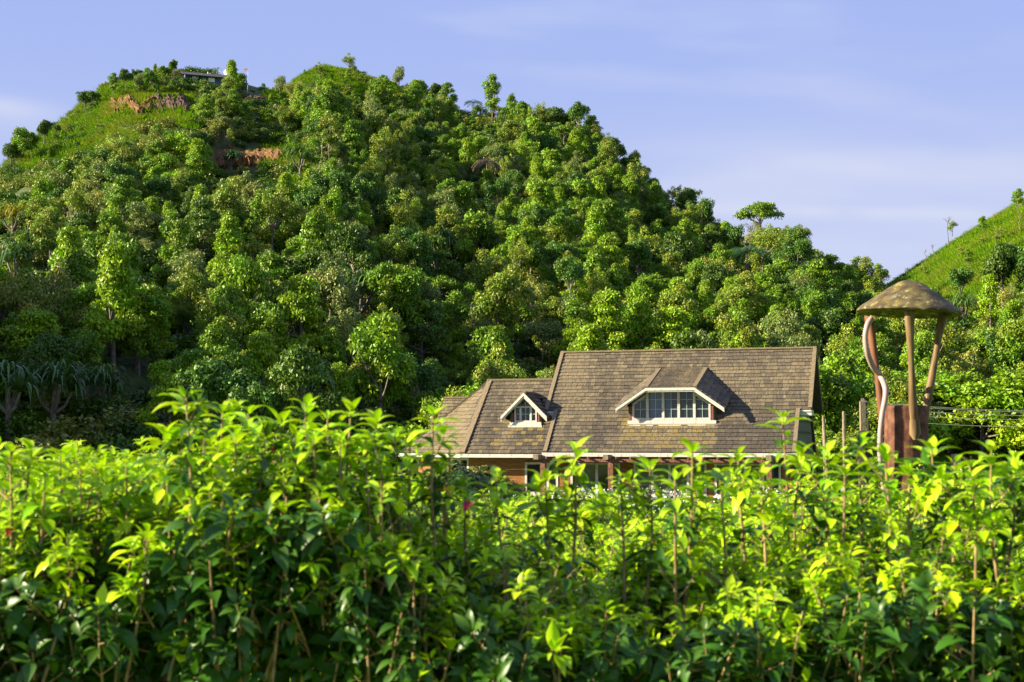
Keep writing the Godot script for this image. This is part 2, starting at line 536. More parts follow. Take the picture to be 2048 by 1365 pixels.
# crown of a tree whose foot is at the origin: leaf clumps on the ends of limbs
func crown_mesh(sd: int, form: String, tone: Color, leaves: int, ln: float) -> Array:
	var r := RandomNumberGenerator.new()
	r.seed = sd
	var cl := []          # centre, radius, flatness
	match form:
		"domed":
			var lobes := []
			for k in 5:
				var an := TAU * k / 5.0 + r.randf_range(-0.5, 0.5)
				var off := r.randf_range(0.5, 1.7)
				lobes.append([Vector3(cos(an) * off, r.randf_range(2.6, 5.4), sin(an) * off), r.randf_range(0.9, 1.7)])
			for k in 56:
				var lb: Array = lobes[k % 5]
				var d := ball(r)
				d.y = absf(d.y) * 1.25 - 0.35
				cl.append([lb[0] + d * lb[1] * r.randf_range(0.5, 1.1), r.randf_range(0.34, 0.82), 0.85])
		"layered":
			for k in 42:
				var tier := k % 5
				var rad := [2.9, 2.7, 2.1, 1.5, 0.6][tier] * sqrt(r.randf_range(0.15, 1.0)) as float
				var an := r.randf() * TAU
				cl.append([Vector3(cos(an) * rad, 2.1 + tier * 0.95 + r.randf_range(-0.25, 0.25), sin(an) * rad), r.randf_range(0.6, 1.05), 0.48])
		"conical":
			for k in 44:
				var f := r.randf()
				var rad := (1.0 - f) * 2.1 * sqrt(r.randf_range(0.2, 1.0)) + 0.15
				var an := r.randf() * TAU
				cl.append([Vector3(cos(an) * rad, 1.6 + f * 5.2, sin(an) * rad), r.randf_range(0.5, 0.85), 0.6])
		"slender":
			for k in 22:
				var d := ball(r)
				cl.append([Vector3(0, 4.6, 0) + Vector3(d.x * 1.7, d.y * 2.4, d.z * 1.7) * r.randf_range(0.4, 1.0), r.randf_range(0.45, 0.85), 0.75])
		"umbrella":
			for k in 24:
				var an := r.randf() * TAU
				var rad := 3.3 * sqrt(r.randf())
				cl.append([Vector3(cos(an) * rad, 5.3 - rad * rad * 0.09 + r.randf_range(-0.5, 0.3), sin(an) * rad), r.randf_range(0.6, 1.0), 0.38])
		"open":
			var lobes := []
			for k in 6:
				var an := TAU * k / 6.0 + r.randf_range(-0.5, 0.5)
				var off := r.randf_range(0.4, 2.0)
				lobes.append([Vector3(cos(an) * off, r.randf_range(2.2, 5.6), sin(an) * off), r.randf_range(0.7, 1.4)])
			for k in 48:
				var lb: Array = lobes[k % 6]
				var d := ball(r)
				cl.append([lb[0] + d * lb[1] * r.randf_range(0.4, 1.1), r.randf_range(0.35, 0.75), 0.95])
		"bush":
			for k in 16:
				var d := ball(r)
				d.y = absf(d.y)
				cl.append([Vector3(0, 0.35, 0) + Vector3(d.x * 1.1, d.y * 1.0, d.z * 1.1) * r.randf_range(0.4, 1.0), r.randf_range(0.35, 0.6), 0.8])
	var total := 0.0
	for k in cl: total += k[1] * k[1]
	var mb := MB.new()
	for k in cl:
		var ct := tone * r.randf_range(0.82, 1.2)
		ct.r *= r.randf_range(0.85, 1.2)
		var cnt := int(leaves * k[1] * k[1] / total)
		var centre: Vector3 = k[0]
		var rad: float = k[1]
		var flat: float = k[2]
		for q in cnt:
			var d := ball(r)
			if d.y < -0.25 and r.randf() < 0.75: d.y = -d.y
			var p := centre + Vector3(d.x, d.y * flat, d.z) * rad * pow(r.randf(), 0.3) * r.randf_range(0.85, 1.22)
			var nor := (d * 0.7 + Vector3.UP * 0.4 + ball(r) * 0.95).normalized()
			var dir := (ball(r) + d * 0.6 + Vector3.DOWN * 0.25)
			dir = (dir - nor * dir.dot(nor)).normalized()
			var f := r.randf_range(0.7, 1.35)
			var sz := ln * r.randf_range(0.65, 1.3)
			blade(mb, p, dir, nor, sz, sz * 0.55, Color(ct.r * f * r.randf_range(0.9, 1.15), ct.g * f, ct.b * f))
	var tr := MB.new(true)
	var h: float = {"domed": 4.0, "layered": 5.6, "conical": 6.0, "slender": 5.0, "umbrella": 4.6, "open": 3.8, "bush": 0.5}[form]
	var thick := 0.05 if form == "bush" else (0.13 if form == "slender" else 0.2)
	var lean := Vector3(r.randf_range(-0.3, 0.3), 0, r.randf_range(-0.3, 0.3))
	tr.tube([Vector3(0, -1.2, 0), Vector3(0, 0, 0), Vector3(0, h * 0.4, 0) + lean * 0.6, Vector3(0, h, 0) + lean], [thick * 1.3, thick, thick * 0.75, thick * 0.35], 7)
	for k in mini(cl.size(), 9):
		var e: Vector3 = cl[k][0]
		var s := Vector3(0, clampf(e.y * r.randf_range(0.5, 0.85), h * 0.35, h * 0.9), 0) + lean * 0.6
		tr.tube([s, s.lerp(e, 0.55) + Vector3(0, -0.15, 0), e], [thick * 0.42, thick * 0.28, 0.03], 5)
	return [mb.mesh(mat.tree_leaf), tr.mesh(mat.bark)]

# screw-pine: long straps that rise and hang from a tuft
func screw_pine_mesh(sd: int, tone: Color, tip: Color) -> Array:
	var r := RandomNumberGenerator.new()
	r.seed = sd
	var mb := MB.new()
	var tr := MB.new(true)
	tr.tube([Vector3(0, -1.0, 0), Vector3(0, 1.4, 0), Vector3(0.1, 2.6, 0)], [0.16, 0.13, 0.1], 7)
	var heads := [Vector3(0.1, 2.8, 0), Vector3(0.9, 2.5, 0.3), Vector3(-0.8, 2.3, 0.4), Vector3(0.2, 2.2, -0.8)]
	for h: Vector3 in heads:
		tr.tube([Vector3(0, 1.2, 0), Vector3(h.x * 0.6, h.y * 0.7, h.z * 0.6), h], [0.1, 0.08, 0.07], 6)
		for k in 40:
			var an := r.randf() * TAU
			var out := Vector3(cos(an), 0, sin(an))
			var rise := r.randf_range(0.25, 1.25)
			var ln := r.randf_range(1.3, 2.1)
			var p := h
			var dir := (out + Vector3.UP * rise * 1.5).normalized()
			var side := out.cross(Vector3.UP).normalized()
			var w := r.randf_range(0.05, 0.075)
			var c := tone.lerp(tip, r.randf() * 0.6) * r.randf_range(0.7, 1.3)
			var fold := r.randf_range(0.35, 0.6)
			for s in 7:
				var f := s / 7.0
				if f > fold: dir = (dir + Vector3.DOWN * 0.75).normalized()
				else: dir = (dir + Vector3.DOWN * 0.07).normalized()
				var q := p + dir * ln / 7.0
				var w0 := w * (1.0 - pow(f, 3.0))
				var w1 := w * (1.0 - pow((s + 1) / 7.0, 3.0)) + 0.004
				mb.col = c
				mb.quad(p - side * w0, p + side * w0, q + side * w1, q - side * w1)
				p = q
	return [mb.mesh(mat.strap_leaf), tr.mesh(mat.bark)]

func palm_mesh(sd: int, tone: Color, droop: float) -> Array:
	var r := RandomNumberGenerator.new()
	r.seed = sd
	var mb := MB.new()
	var tr := MB.new(true)
	tr.tube([Vector3(0, -0.8, 0), Vector3(0.05, 2.2, 0), Vector3(0.15, 4.2, 0.05)], [0.13, 0.1, 0.09], 7)
	for k in 14:
		var an := TAU * k / 14.0 + r.randf_range(-0.2, 0.2)
		var out := Vector3(cos(an), 0, sin(an))
		var side := out.cross(Vector3.UP)
		var dir := (out + Vector3.UP * r.randf_range(0.3, 1.2)).normalized()
		var p := Vector3(0.15, 4.2, 0.05)
		for s in 12:
			dir = (dir + Vector3.DOWN * droop).normalized()
			var q := p + dir * 0.2
			for sg: float in [-1.0, 1.0]:
				var ld := (side * sg + dir * 0.4 + Vector3.DOWN * 0.55).normalized()
				blade(mb, q, ld, Vector3.UP, 0.62 * sin(PI * (s + 2.0) / 15.0) + 0.12, 0.1, tone * r.randf_range(0.7, 1.3))
			p = q
	return [mb.mesh(mat.strap_leaf), tr.mesh(mat.bark)]

func bare_mesh(sd: int, h: float) -> ArrayMesh:
	var r := RandomNumberGenerator.new()
	r.seed = sd
	var mb := MB.new(true)
	var pts := [Vector3(0, -0.6, 0)]
	for k in 5: pts.append(Vector3(r.randf_range(-0.12, 0.12) * k, h * (k + 1) / 5.0, r.randf_range(-0.1, 0.1) * k))
	mb.tube(pts, [0.10, 0.085, 0.065, 0.05, 0.035, 0.015], 6)
	for k in 9:
		var s: Vector3 = (pts[2 + k % 3] as Vector3).lerp(pts[3 + k % 3], r.randf())
		if k < 6: s = (pts[4] as Vector3).lerp(pts[5], r.randf() * 0.8)
		var d := Vector3(r.randf_range(-1, 1), r.randf_range(0.5, 1.1), r.randf_range(-1, 1)).normalized()
		var l := h * r.randf_range(0.12, 0.24)
		var e := s + d * l
		mb.tube([s, s + d * l * 0.5 + Vector3(0, 0.05, 0), e], [0.035, 0.025, 0.008], 4)
		for q in 3:
			var m := s + d * l * r.randf_range(0.4, 0.95)
			mb.tube([m, m + (d + ball(r) * 0.9).normalized() * l * 0.4], [0.015, 0.006], 4)
	return mb.mesh(mat.bark)

const CLEAR := [[720, 672], [600, 362], [462, 352], [612, 828], [24, 490], [30, 590], [884, 545], [245, 560], [1928, 668], [945, 240], [1492, 590], [972, 390]]
const ORD := ["first", "second", "third", "fourth", "fifth", "sixth", "seventh", "eighth", "ninth", "tenth", "eleventh", "twelfth", "thirteenth", "fourteenth", "fifteenth", "sixteenth", "seventeenth", "eighteenth", "nineteenth", "twentieth"]
var kinds := []      # every tree species: [crown, trunk, tone words, form word, name]

func zone_of(p: Vector2) -> String:
	if p.x > 1690.0:
		if p.x > 1880.0: return "low on the right slope" if p.y > 720.0 else "below the grassy hill"
		return "behind the mushroom lamp" if p.y > 640.0 else "along the dip beside the grassy hill"
	var c := "far left" if p.x < 260.0 else ("left" if p.x < 560.0 else ("middle" if p.x < 900.0 else ("above the wing roof" if p.x < 1120.0 else ("above the main roof" if p.x < 1420.0 else "right shoulder"))))
	var row := "top" if p.y < 240.0 else ("upper slope" if p.y < 370.0 else ("mid slope" if p.y < 520.0 else ("lower slope" if p.y < 670.0 else "hill foot")))
	if c.begins_with("above"): return "%s %s" % [row, c]
	return "%s %s" % [c, row]

func make_forest() -> void:
	var r := RandomNumberGenerator.new()
	r.seed = 77
	var deep := Color(0.072, 0.155, 0.009)
	var midg := Color(0.148, 0.290, 0.007)
	var lime := Color(0.260, 0.460, 0.007)
	var olive := Color(0.190, 0.290, 0.018)
	var grey := Color(0.185, 0.262, 0.055)
	var sand := Color(0.280, 0.345, 0.050)
	var blue := Color(0.086, 0.210, 0.020)
	var spec := [
		["domed", deep, "dark green", "broadleaf_tree", 8990, 0.252], ["domed", midg, "mid green", "broadleaf_tree", 8990, 0.260], ["domed", midg * 1.25, "fresh green", "broadleaf_tree", 8700, 0.277],
		["domed", lime, "lime green", "broadleaf_tree", 8700, 0.277], ["domed", olive, "olive", "broadleaf_tree", 9425, 0.227], ["domed", grey, "greyish green", "broadleaf_tree", 9425, 0.218],
		["layered", midg, "mid green", "layered_tree", 8700, 0.260], ["layered", lime * 0.9, "bright green", "layered_tree", 8700, 0.269], ["layered", deep * 1.2, "dark green", "layered_tree", 8700, 0.252],
		["conical", lime * 0.9, "bright green", "conical_tree", 7975, 0.252], ["conical", midg, "mid green", "conical_tree", 7975, 0.252],
		["slender", olive, "olive", "slender_tree", 5220, 0.227], ["slender", midg * 1.1, "mid green", "slender_tree", 5510, 0.235],
		["open", grey * 1.1, "greyish green", "open_crowned_tree", 5510, 0.218], ["open", sand, "straw coloured", "open_crowned_tree", 5220, 0.210], ["open", olive * 1.15, "olive", "open_crowned_tree", 6090, 0.218],
		["open", blue, "bluish green", "open_crowned_tree", 6670, 0.244], ["umbrella", midg, "mid green", "umbrella_tree", 6090, 0.227], ["domed", blue, "bluish green", "broadleaf_tree", 8990, 0.252],
	]
	for k in spec.size():
		var s: Array = spec[k]
		var ms := crown_mesh(100 + k * 7, s[0], s[1], s[4], s[5])
		kinds.append([ms[0], ms[1], s[2], s[0], s[3]])
	print("tree kinds ", Time.get_ticks_msec())
	var weights := [5, 9, 9, 5, 6, 4, 5, 6, 4, 6, 6, 7, 7, 7, 6, 9, 5, 1, 4]
	var wheel := []
	for k in weights.size():
		for q in weights[k]: wheel.append(k)
	var trees := []      # kind, place, scale, turn, column, row
	# trees that stand out, where the photograph shows them: column, row of the foot, kind, width in pixels
	for f in [[350, 352, 3, 92], [232, 350, 3, 70], [462, 206, 9, 52], [1160, 296, 16, 70], [1190, 305, 14, 46], [1525, 520, 17, 84], [1700, 618, 10, 60], [1762, 618, 12, 44], [1118, 290, 0, 60], [1036, 276, 1, 55], [985, 262, 12, 50], [797, 178, 13, 40], [272, 176, 16, 26], [640, 168, 15, 30], [1585, 545, 16, 60], [1640, 610, 0, 60], [1445, 510, 13, 50], [870, 220, 0, 40], [700, 158, 15, 34], [480, 184, 1, 36], [330, 172, 1, 30], [300, 178, 18, 28], [2010, 655, 0, 110], [2050, 640, 18, 110], [1925, 640, 16, 70], [1880, 660, 4, 60], [560, 196, 13, 40], [62, 312, 1, 44], [88, 300, 0, 40], [168, 232, 0, 44], [186, 224, 18, 34], [226, 200, 12, 30], [250, 190, 0, 34], [112, 284, 16, 26], [40, 330, 2, 50], [20, 352, 0, 44], [1230, 360, 0, 60], [1300, 425, 18, 60], [1375, 462, 0, 60], [1415, 500, 8, 60]]:
		var p := surf(f[0], f[1], 75.0)
		var w: float = f[3] / FOCAL * -p.z
		trees.append([f[2], p, w / (5.8 if kinds[f[2]][3] != "slender" else 4.2), r.randf() * TAU, 0])
	# the forest itself, on a loose grid
	var step := 2.95
	var gx := -150.0
	while gx < 150.0:
		var gd := 56.0
		while gd < 275.0:
			var x := gx + r.randf_range(-1.6, 1.6)
			var d := gd + r.randf_range(-1.6, 1.6)
			gd += step
			var pick: int = wheel[r.randi() % wheel.size()]
			var s := 0.40 + 0.52 * pow(r.randf(), 1.5)
			var keep := r.randf()
			var turn := r.randf() * TAU
			var u := 1024.0 + FOCAL * x / d
			if u < -420.0 or u > 2500.0: continue
			var rr := sqrt(x * x + d * d)
			if rr < table(FOOT_AT, u) + 2.0: continue
			if u < 330.0 and rr < 76.0: continue
			var p := land(x, d)
			var q := pix(p)
			var crest := table(CREST_AT, u)
			if rr > (crest + 6.0 if u < 1720.0 else 225.0): continue
			var right := u > 1700.0
			s *= lerpf(0.95, 0.85, clampf((rr - 80.0) / 150.0, 0.0, 1.0))
			# open grass: the top left flank, the summit, the slope on the right
			if right and q.y < 672.0 + 40.0 * noise_c.get_noise_2d(u * 0.3, 5.0) and u > 1760.0: continue
			var open := (u < 360.0 and q.y < 470.0 - u * 0.45 and not (u > 250.0 and q.y < 205.0)) or (u > 545.0 and u < 800.0 and q.y < 258.0 - absf(u - 650.0) * 0.4)
			if open:
				if keep < 0.55: continue
				s *= 0.36
			# clear of the bare banks and of the slope just below them
			var hidden := false
			for b in [[180, 400, 190, 325], [398, 618, 288, 462], [470, 566, 160, 285], [368, 452, 140, 224]]:
				if q.x > b[0] and q.x < b[1] and q.y > b[2] and q.y < b[3]: hidden = true
			if hidden and keep < 0.9: continue
			if hidden: s *= 0.42
			if rr > crest - 42.0 and u < 460.0: s *= 0.6
			if rr > crest - 14.0 and u < 1720.0: s *= 0.85 if u > 820.0 else (0.55 if u > 460.0 else 0.65)
			for f in CLEAR:
				if absf(q.x - f[0]) < 46.0 and q.y > f[1] - 12.0 and q.y < f[1] + 75.0: hidden = true
			if hidden and s > 0.4: continue
			trees.append([pick, p, s, turn, 1])
			if keep > 0.86 and not open: trees.append([wheel[r.randi() % wheel.size()], land(x + 1.9, d - 1.6), s * 0.7, turn + 1.0, 1])
		gx += step
	# tall trees beside the valley, to the left of the frame, which shade the foot of the hill there
	for f in [[-41, 64, 2.3], [-37, 66, 2.2], [-43, 68, 2.6], [-37, 74, 2.2], [-45, 79, 2.5], [-40, 86, 2.2], [-49, 68, 2.4], [-47, 90, 2.3], [-33, 67, 1.9], [-34, 73, 2.0], [-37, 80, 2.0]]:
		trees.append([[0, 18, 1, 16][int(absf(f[0])) % 4], land(f[0], f[1]), f[2], f[1] * 1.0, 2])
	# those that show largest become things, the others one wood
	var shown := []
	for t in trees:
		var p: Vector3 = t[1]
		if t[4] == 2: t[3] = PI * round(t[3] / PI * 7.0) / 7.0
		var top := pix(p + Vector3(0, 4.5 * t[2], 0))
		t.append(top)
		var inside: bool = top.x > -15 and top.x < 2062 and top.y < 900 and top.y > 60
		if top.x > 900 and top.x < 1620 and top.y > 770: inside = false
		if top.y > 860 and top.x < 1650: inside = false
		if inside: shown.append(t)
	shown.sort_custom(func(a, b): return (a[2] / -a[1].z + (1.0 if a[4] == 0 else 0.0)) > (b[2] / -b[1].z + (1.0 if b[4] == 0 else 0.0)))
	shown = shown.slice(0, 290)
	print("trees ", trees.size(), " shown ", shown.size())
	for t in trees: t.append(false)
	for t in shown: t[6] = true
	var by_label := {}
	for t in shown:
		var k: Array = kinds[t[0]]
		var key := "%s %s tree, %s" % [k[2], {"domed": "domed", "layered": "layered", "conical": "conical", "slender": "slender", "open": "open crowned", "umbrella": "flat topped"}[k[3]], zone_of(t[5])]
		if not by_label.has(key): by_label[key] = []
		by_label[key].append(t)
	for key in by_label:
		var list: Array = by_label[key]
		list.sort_custom(func(a, b): return a[5].x < b[5].x)
		for n in list.size():
			var t: Array = list[n]
			var k: Array = kinds[t[0]]
			var o := thing(k[4], t[1], t[3])
			o.scale = Vector3(t[2], t[2] * (0.95 + 0.45 * absf(sin(t[3] * 7.0))), t[2])
			put("crown", k[0], o)
			put("trunk", k[1], o)
			meta(o, key if list.size() == 1 else "%s, %s from left" % [key, ORD[mini(n, 19)]], "tree", "forest trees on the hill")
	# the wood behind: one mass
	var wood := Node3D.new()
	wood.name = "forest"
	add_child(wood)
	meta(wood, "dense mass of forest filling the hillside between the nearer trees", "forest", "", "stuff")
	for k in kinds.size():
		var places := []
		for t in trees:
			if t[0] == k and not t[6]: places.append(Transform3D(Basis(Vector3.UP, t[3]).scaled(Vector3(t[2], t[2] * (0.95 + 0.45 * absf(sin(t[3] * 7.0))), t[2])), t[1]))
		if places.size() > 8:
			many("crowns", kinds[k][0], places, wood)
			many("trunks", kinds[k][1], places, wood)
		else:
			for pl: Transform3D in places:
				put("crown", kinds[k][0], wood).transform = pl
				put("trunk", kinds[k][1], wood).transform = pl
	make_undergrowth(r)
	make_feature_plants(r)

func make_undergrowth(r: RandomNumberGenerator) -> void:
	var bushes := []
	for k in 5:
		bushes.append(crown_mesh(900 + k, "bush", [Color(0.080, 0.18, 0.008), Color(0.12, 0.24, 0.008), Color(0.16, 0.21, 0.025), Color(0.055, 0.13, 0.012), Color(0.20, 0.27, 0.015)][k], 1100, 0.2)[0])
	var places := [[], [], [], [], []]
	for k in 7000:
		var u := r.randf_range(-200.0, 2250.0)
		var rr := sqrt(r.randf_range(62.0 * 62.0, 250.0 * 250.0))
		var pick := r.randi() % 5
		var s := r.randf_range(0.6, 1.5)
		var turn := r.randf() * TAU
		var a := atan((u - 1024.0) / FOCAL)
		if rr < table(FOOT_AT, u): continue
		var p := land(sin(a) * rr, cos(a) * rr)
		var q := pix(p)
		var open := u > 1760.0 and q.y < 640.0
		if open:
			if k % 9: continue
			s *= 0.4
		if u < 345.0 and q.y < 352.0 - u * 0.28 or u > 545.0 and u < 800.0 and q.y < 222.0:
			s *= 0.55
		var bare := false
		for b in [[190, 398, 190, 250], [408, 610, 292, 352], [476, 562, 166, 214]]:
			if q.x > b[0] and q.x < b[1] and q.y > b[2] and q.y < b[3]: bare = true
		if bare and k % 10 < 7: continue
		if bare: s *= 0.55
		places[pick].append(Transform3D(Basis(Vector3.UP, turn).scaled(Vector3(s, s * 0.9, s)), p - Vector3(0, 0.15, 0)))
	var o := Node3D.new()
	o.name = "undergrowth"
	add_child(o)
	meta(o, "low green undergrowth covering the hillside between trees", "undergrowth", "", "stuff")
	for k in 5: many("bushes", bushes[k], places[k], o)
	# long grass on the open slopes
	var tufts := []
	for k in 3:
		var mb := MB.new()
		var c: Color = [Color(0.215, 0.41, 0.012), Color(0.31, 0.42, 0.035), Color(0.15, 0.33, 0.010)][k]
		for q in 34:
			var an := r.randf() * TAU
			var d := Vector3(cos(an), 0, sin(an))
			blade(mb, d * r.randf() * 0.5, (d * r.randf_range(0.2, 0.9) + Vector3.UP).normalized(), (d * -1.0 + Vector3.UP * 0.4).normalized(), r.randf_range(0.3, 0.75), 0.09, c * r.randf_range(0.7, 1.35))
		tufts.append(mb.mesh(mat.grass_blade))
	var gp := [[], [], []]
	for k in 52000:
		var right := k % 5 < 3
		var u := r.randf_range(1700.0, 2260.0) if right else (r.randf_range(-60.0, 380.0) if k % 5 == 3 else r.randf_range(520.0, 830.0))
		var rr := r.randf_range(105.0, 246.0) if right else r.randf_range(150.0, 256.0)
		var s := r.randf_range(0.7, 1.5)
		var turn := r.randf() * TAU
		var mixed := r.randi() % 6
		var a := atan((u - 1024.0) / FOCAL)
		var p := land(sin(a) * rr, cos(a) * rr)
		var q := pix(p)
		if right and q.y > 680.0: continue
		if not right and q.y > 370.0: continue
		var patch := noise_c.get_noise_2d(p.x * 0.8, p.z * 0.8)
		var which := 1 if patch > 0.12 else (2 if patch < -0.15 else 0)
		if mixed == 0: which = 1
		gp[which].append(Transform3D(Basis(Vector3.UP, turn).scaled(Vector3(s, s * 0.8, s)), p - Vector3(0, 0.05, 0)))
	var g := Node3D.new()
	g.name = "long_grass"
	add_child(g)
	meta(g, "long bright green grass on the open hill slopes", "grass", "", "stuff")
	for k in 3: many("tufts", tufts[k], gp[k], g)

func make_feature_plants(r: RandomNumberGenerator) -> void:
	var fresh := [screw_pine_mesh(31, Color(0.10, 0.21, 0.03), Color(0.17, 0.29, 0.05)), screw_pine_mesh(32, Color(0.075, 0.165, 0.03), Color(0.12, 0.23, 0.05)), screw_pine_mesh(33, Color(0.26, 0.27, 0.02), Color(0.42, 0.36, 0.03))]
	for f in [
		[720, 672, 112, 0, "screw pine with long hanging straps on the lower middle slope", "broad"], [600, 362, 200, 0, "tall screw pine beside the orange earth slip", ""],
		[462, 352, 190, 1, "small screw pine at the left end of the orange earth slip", "small"], [612, 828, 78, 1, "screw pine with drooping straps at the foot of the hill, behind tall hedge shoots", ""],
		[24, 490, 120, 2, "yellow leaved screw pine at the left edge of the picture", ""], [30, 590, 100, 1, "dark screw pine below the yellow one at the left edge", ""],
		[884, 545, 140, 0, "bright screw pine tuft halfway up the slope", ""], [105, 890, 70, 1, "large shaded screw pine at the bottom left of the forest", ""], [15, 880, 68, 1, "shaded screw pine at the very left edge above the hedge", ""],
		[245, 560, 118, 1, "pale screw pine tuft on the left lower slope", "small"], [1928, 668, 120, 0, "twin stemmed screw pine right of the mushroom cap", ""], [195, 905, 72, 1, "low shaded screw pine beside the large one at bottom left", "small"],
	]:
		var p := at(f[0], f[1], f[2])
		var s := surf(f[0], f[1], 62.0)
		if f[1] < 800: p = s
		p.y = maxf(land_y(p.x, -p.z), p.y - 1.0)
		var o := thing("screw_pine", p, r.randf() * TAU)
		o.scale = Vector3.ONE * (1.1 if f[5] == "" else (1.35 if f[5] == "broad" else 0.85)) * (1.0 if -p.z < 190.0 else 1.3)
		put("crown", fresh[f[3]][0], o)
		put("trunk", fresh[f[3]][1], o)
		meta(o, f[4], "screw pine", "screw pines in the forest")
	var pm := palm_mesh(41, Color(0.06, 0.15, 0.03), 0.14)
	var dead := palm_mesh(42, Color(0.17, 0.12, 0.075), 0.2)
	for f in [[945, 240, 0.75, 0, "small feathery palm on the skyline right of the summit"], [1492, 590, 1.15, 0, "large feathery palm on the right shoulder of the hill"], [972, 390, 1.0, 1, "dead palm with grey brown hanging fronds in mid forest"]]:
		var p := surf(f[0], f[1], 90.0)
		var o := thing("palm_tree", p, 0.4)
		o.scale = Vector3.ONE * float(f[2])
		put("crown", (dead if f[3] else pm)[0], o)
		put("trunk", (dead if f[3] else pm)[1], o)
		meta(o, f[4], "palm", "palms on the hill")
	# leafless trunks
	for f in [[1898, 498, 5.0, 51, "tall leafless grey tree on the ridge of the grassy hill"], [1852, 535, 2.6, 52, "low bare shrub on the ridge left of the leafless tree"], [1870, 522, 2.4, 53, "second low bare shrub close to the leafless tree"], [1815, 562, 2.0, 54, "bare shrub where the mushroom cap meets the grassy ridge"], [1276, 372, 3.6, 55, "thin bare curved stem on the skyline of the right slope"], [1498, 560, 6.5, 57, "pale bare trunk rising from the right shoulder"], [548, 700, 4.0, 58, "pale forked bare trunk on the lower slope"], [2041, 470, 4.2, 59, "bare pale stem at the right edge of the grassy hill"]]:
		var p := surf(f[0], f[1], 80.0)
		var o := put("bare_tree", bare_mesh(f[3], f[2]), self, p)
		meta(o, f[4], "bare tree", "leafless trees on the hills")
	# saplings on the grassy slope
	for f in [[1905, 468, 0.33], [1966, 470, 0.42], [1998, 490, 0.36], [1925, 520, 0.3], [1938, 540, 0.4], [1970, 500, 0.3], [2032, 418, 0.4], [2040, 422, 0.5], [1990, 560, 0.4], [1850, 560, 0.35], [2020, 520, 0.35]]:
		var p := surf(f[0], f[1], 100.0)
		var k: Array = kinds[12 if f[2] > 0.38 else 15]
		var o := thing("sapling", p, f[0])
		o.scale = Vector3.ONE * float(f[2])
		put("crown", k[0], o)
		put("trunk", k[1], o)
		meta(o, "small dark sapling on the open grassy hillside", "sapling", "saplings on the grassy hill")
	number_alike("sapling")

# ---------------------------------------------------------------- the house
const HOUSE_AT := Vector3(2.152, -1.3, -60.608)
const HOUSE_TURN := -17.0
const COURSE := 0.2147
var shingle_kinds := {}
var shingle_rest := []      # one collector for each tint
var shingle_named := 0
var roof_node: Node3D

func tint_of(p: Vector3, r: RandomNumberGenerator) -> int:
	var streak := noise_b.get_noise_3d(p.x * 16.0, p.y * 2.2, 3.0) + noise_c.get_noise_3d(p.x * 3.0, p.y * 3.0, 9.0) * 0.9
	var k := 2.1 - streak * 2.6 + r.randf_range(-1.3, 1.3)
	# run-off from the dormer sills keeps the shingles below them golden; soot grey collects to each side
	if p.x > 3.2 and p.x < 7.1 and p.y > 2.75 + noise_c.get_noise_2d(p.x * 12.0, 4.0) * 0.35 and p.y < 3.75 and p.z > 2.5: return [5, 5, 0, 1, 5, 2][r.randi() % 6]
	if p.x > -2.0 and p.x < 0.3 and p.y > 2.7 and p.y < 3.7 and p.z > 2.3 and r.randf() < 0.35: return 5
	if p.y < 3.6 and p.x > -2.6: k += 0.9
	if p.y > 5.2: k -= 0.8
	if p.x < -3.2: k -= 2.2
	return clampi(int(round(k)), 0, 4)

func shingle_shape(mb: MB, poly: PackedVector2Array, s0: float, frame: Transform3D) -> void:
	# poly in (along, up the slope); the butt end is thick and lies on the course below
	var cx := Vector2.ZERO
	for q in poly: cx += q
	cx /= poly.size()
	var pts := poly
	if Geometry2D.is_polygon_clockwise(poly):
		pts = poly.duplicate()
		pts.reverse()
	var up := PackedVector3Array()
	var dn := PackedVector3Array()
	for q in pts:
		var f := clampf((q.y - s0) / (COURSE * 1.25), -0.1, 1.0)
		up.append(frame * Vector3(q.x, q.y, lerpf(0.052, 0.014, f)))
		dn.append(frame * Vector3(q.x, q.y, lerpf(0.020, 0.002, f)))
	for k in range(1, up.size() - 1): mb.tri(up[0], up[k], up[k + 1])
	for k in up.size():
		var e := (k + 1) % up.size()
		mb.quad(dn[k], dn[e], up[e], up[k])

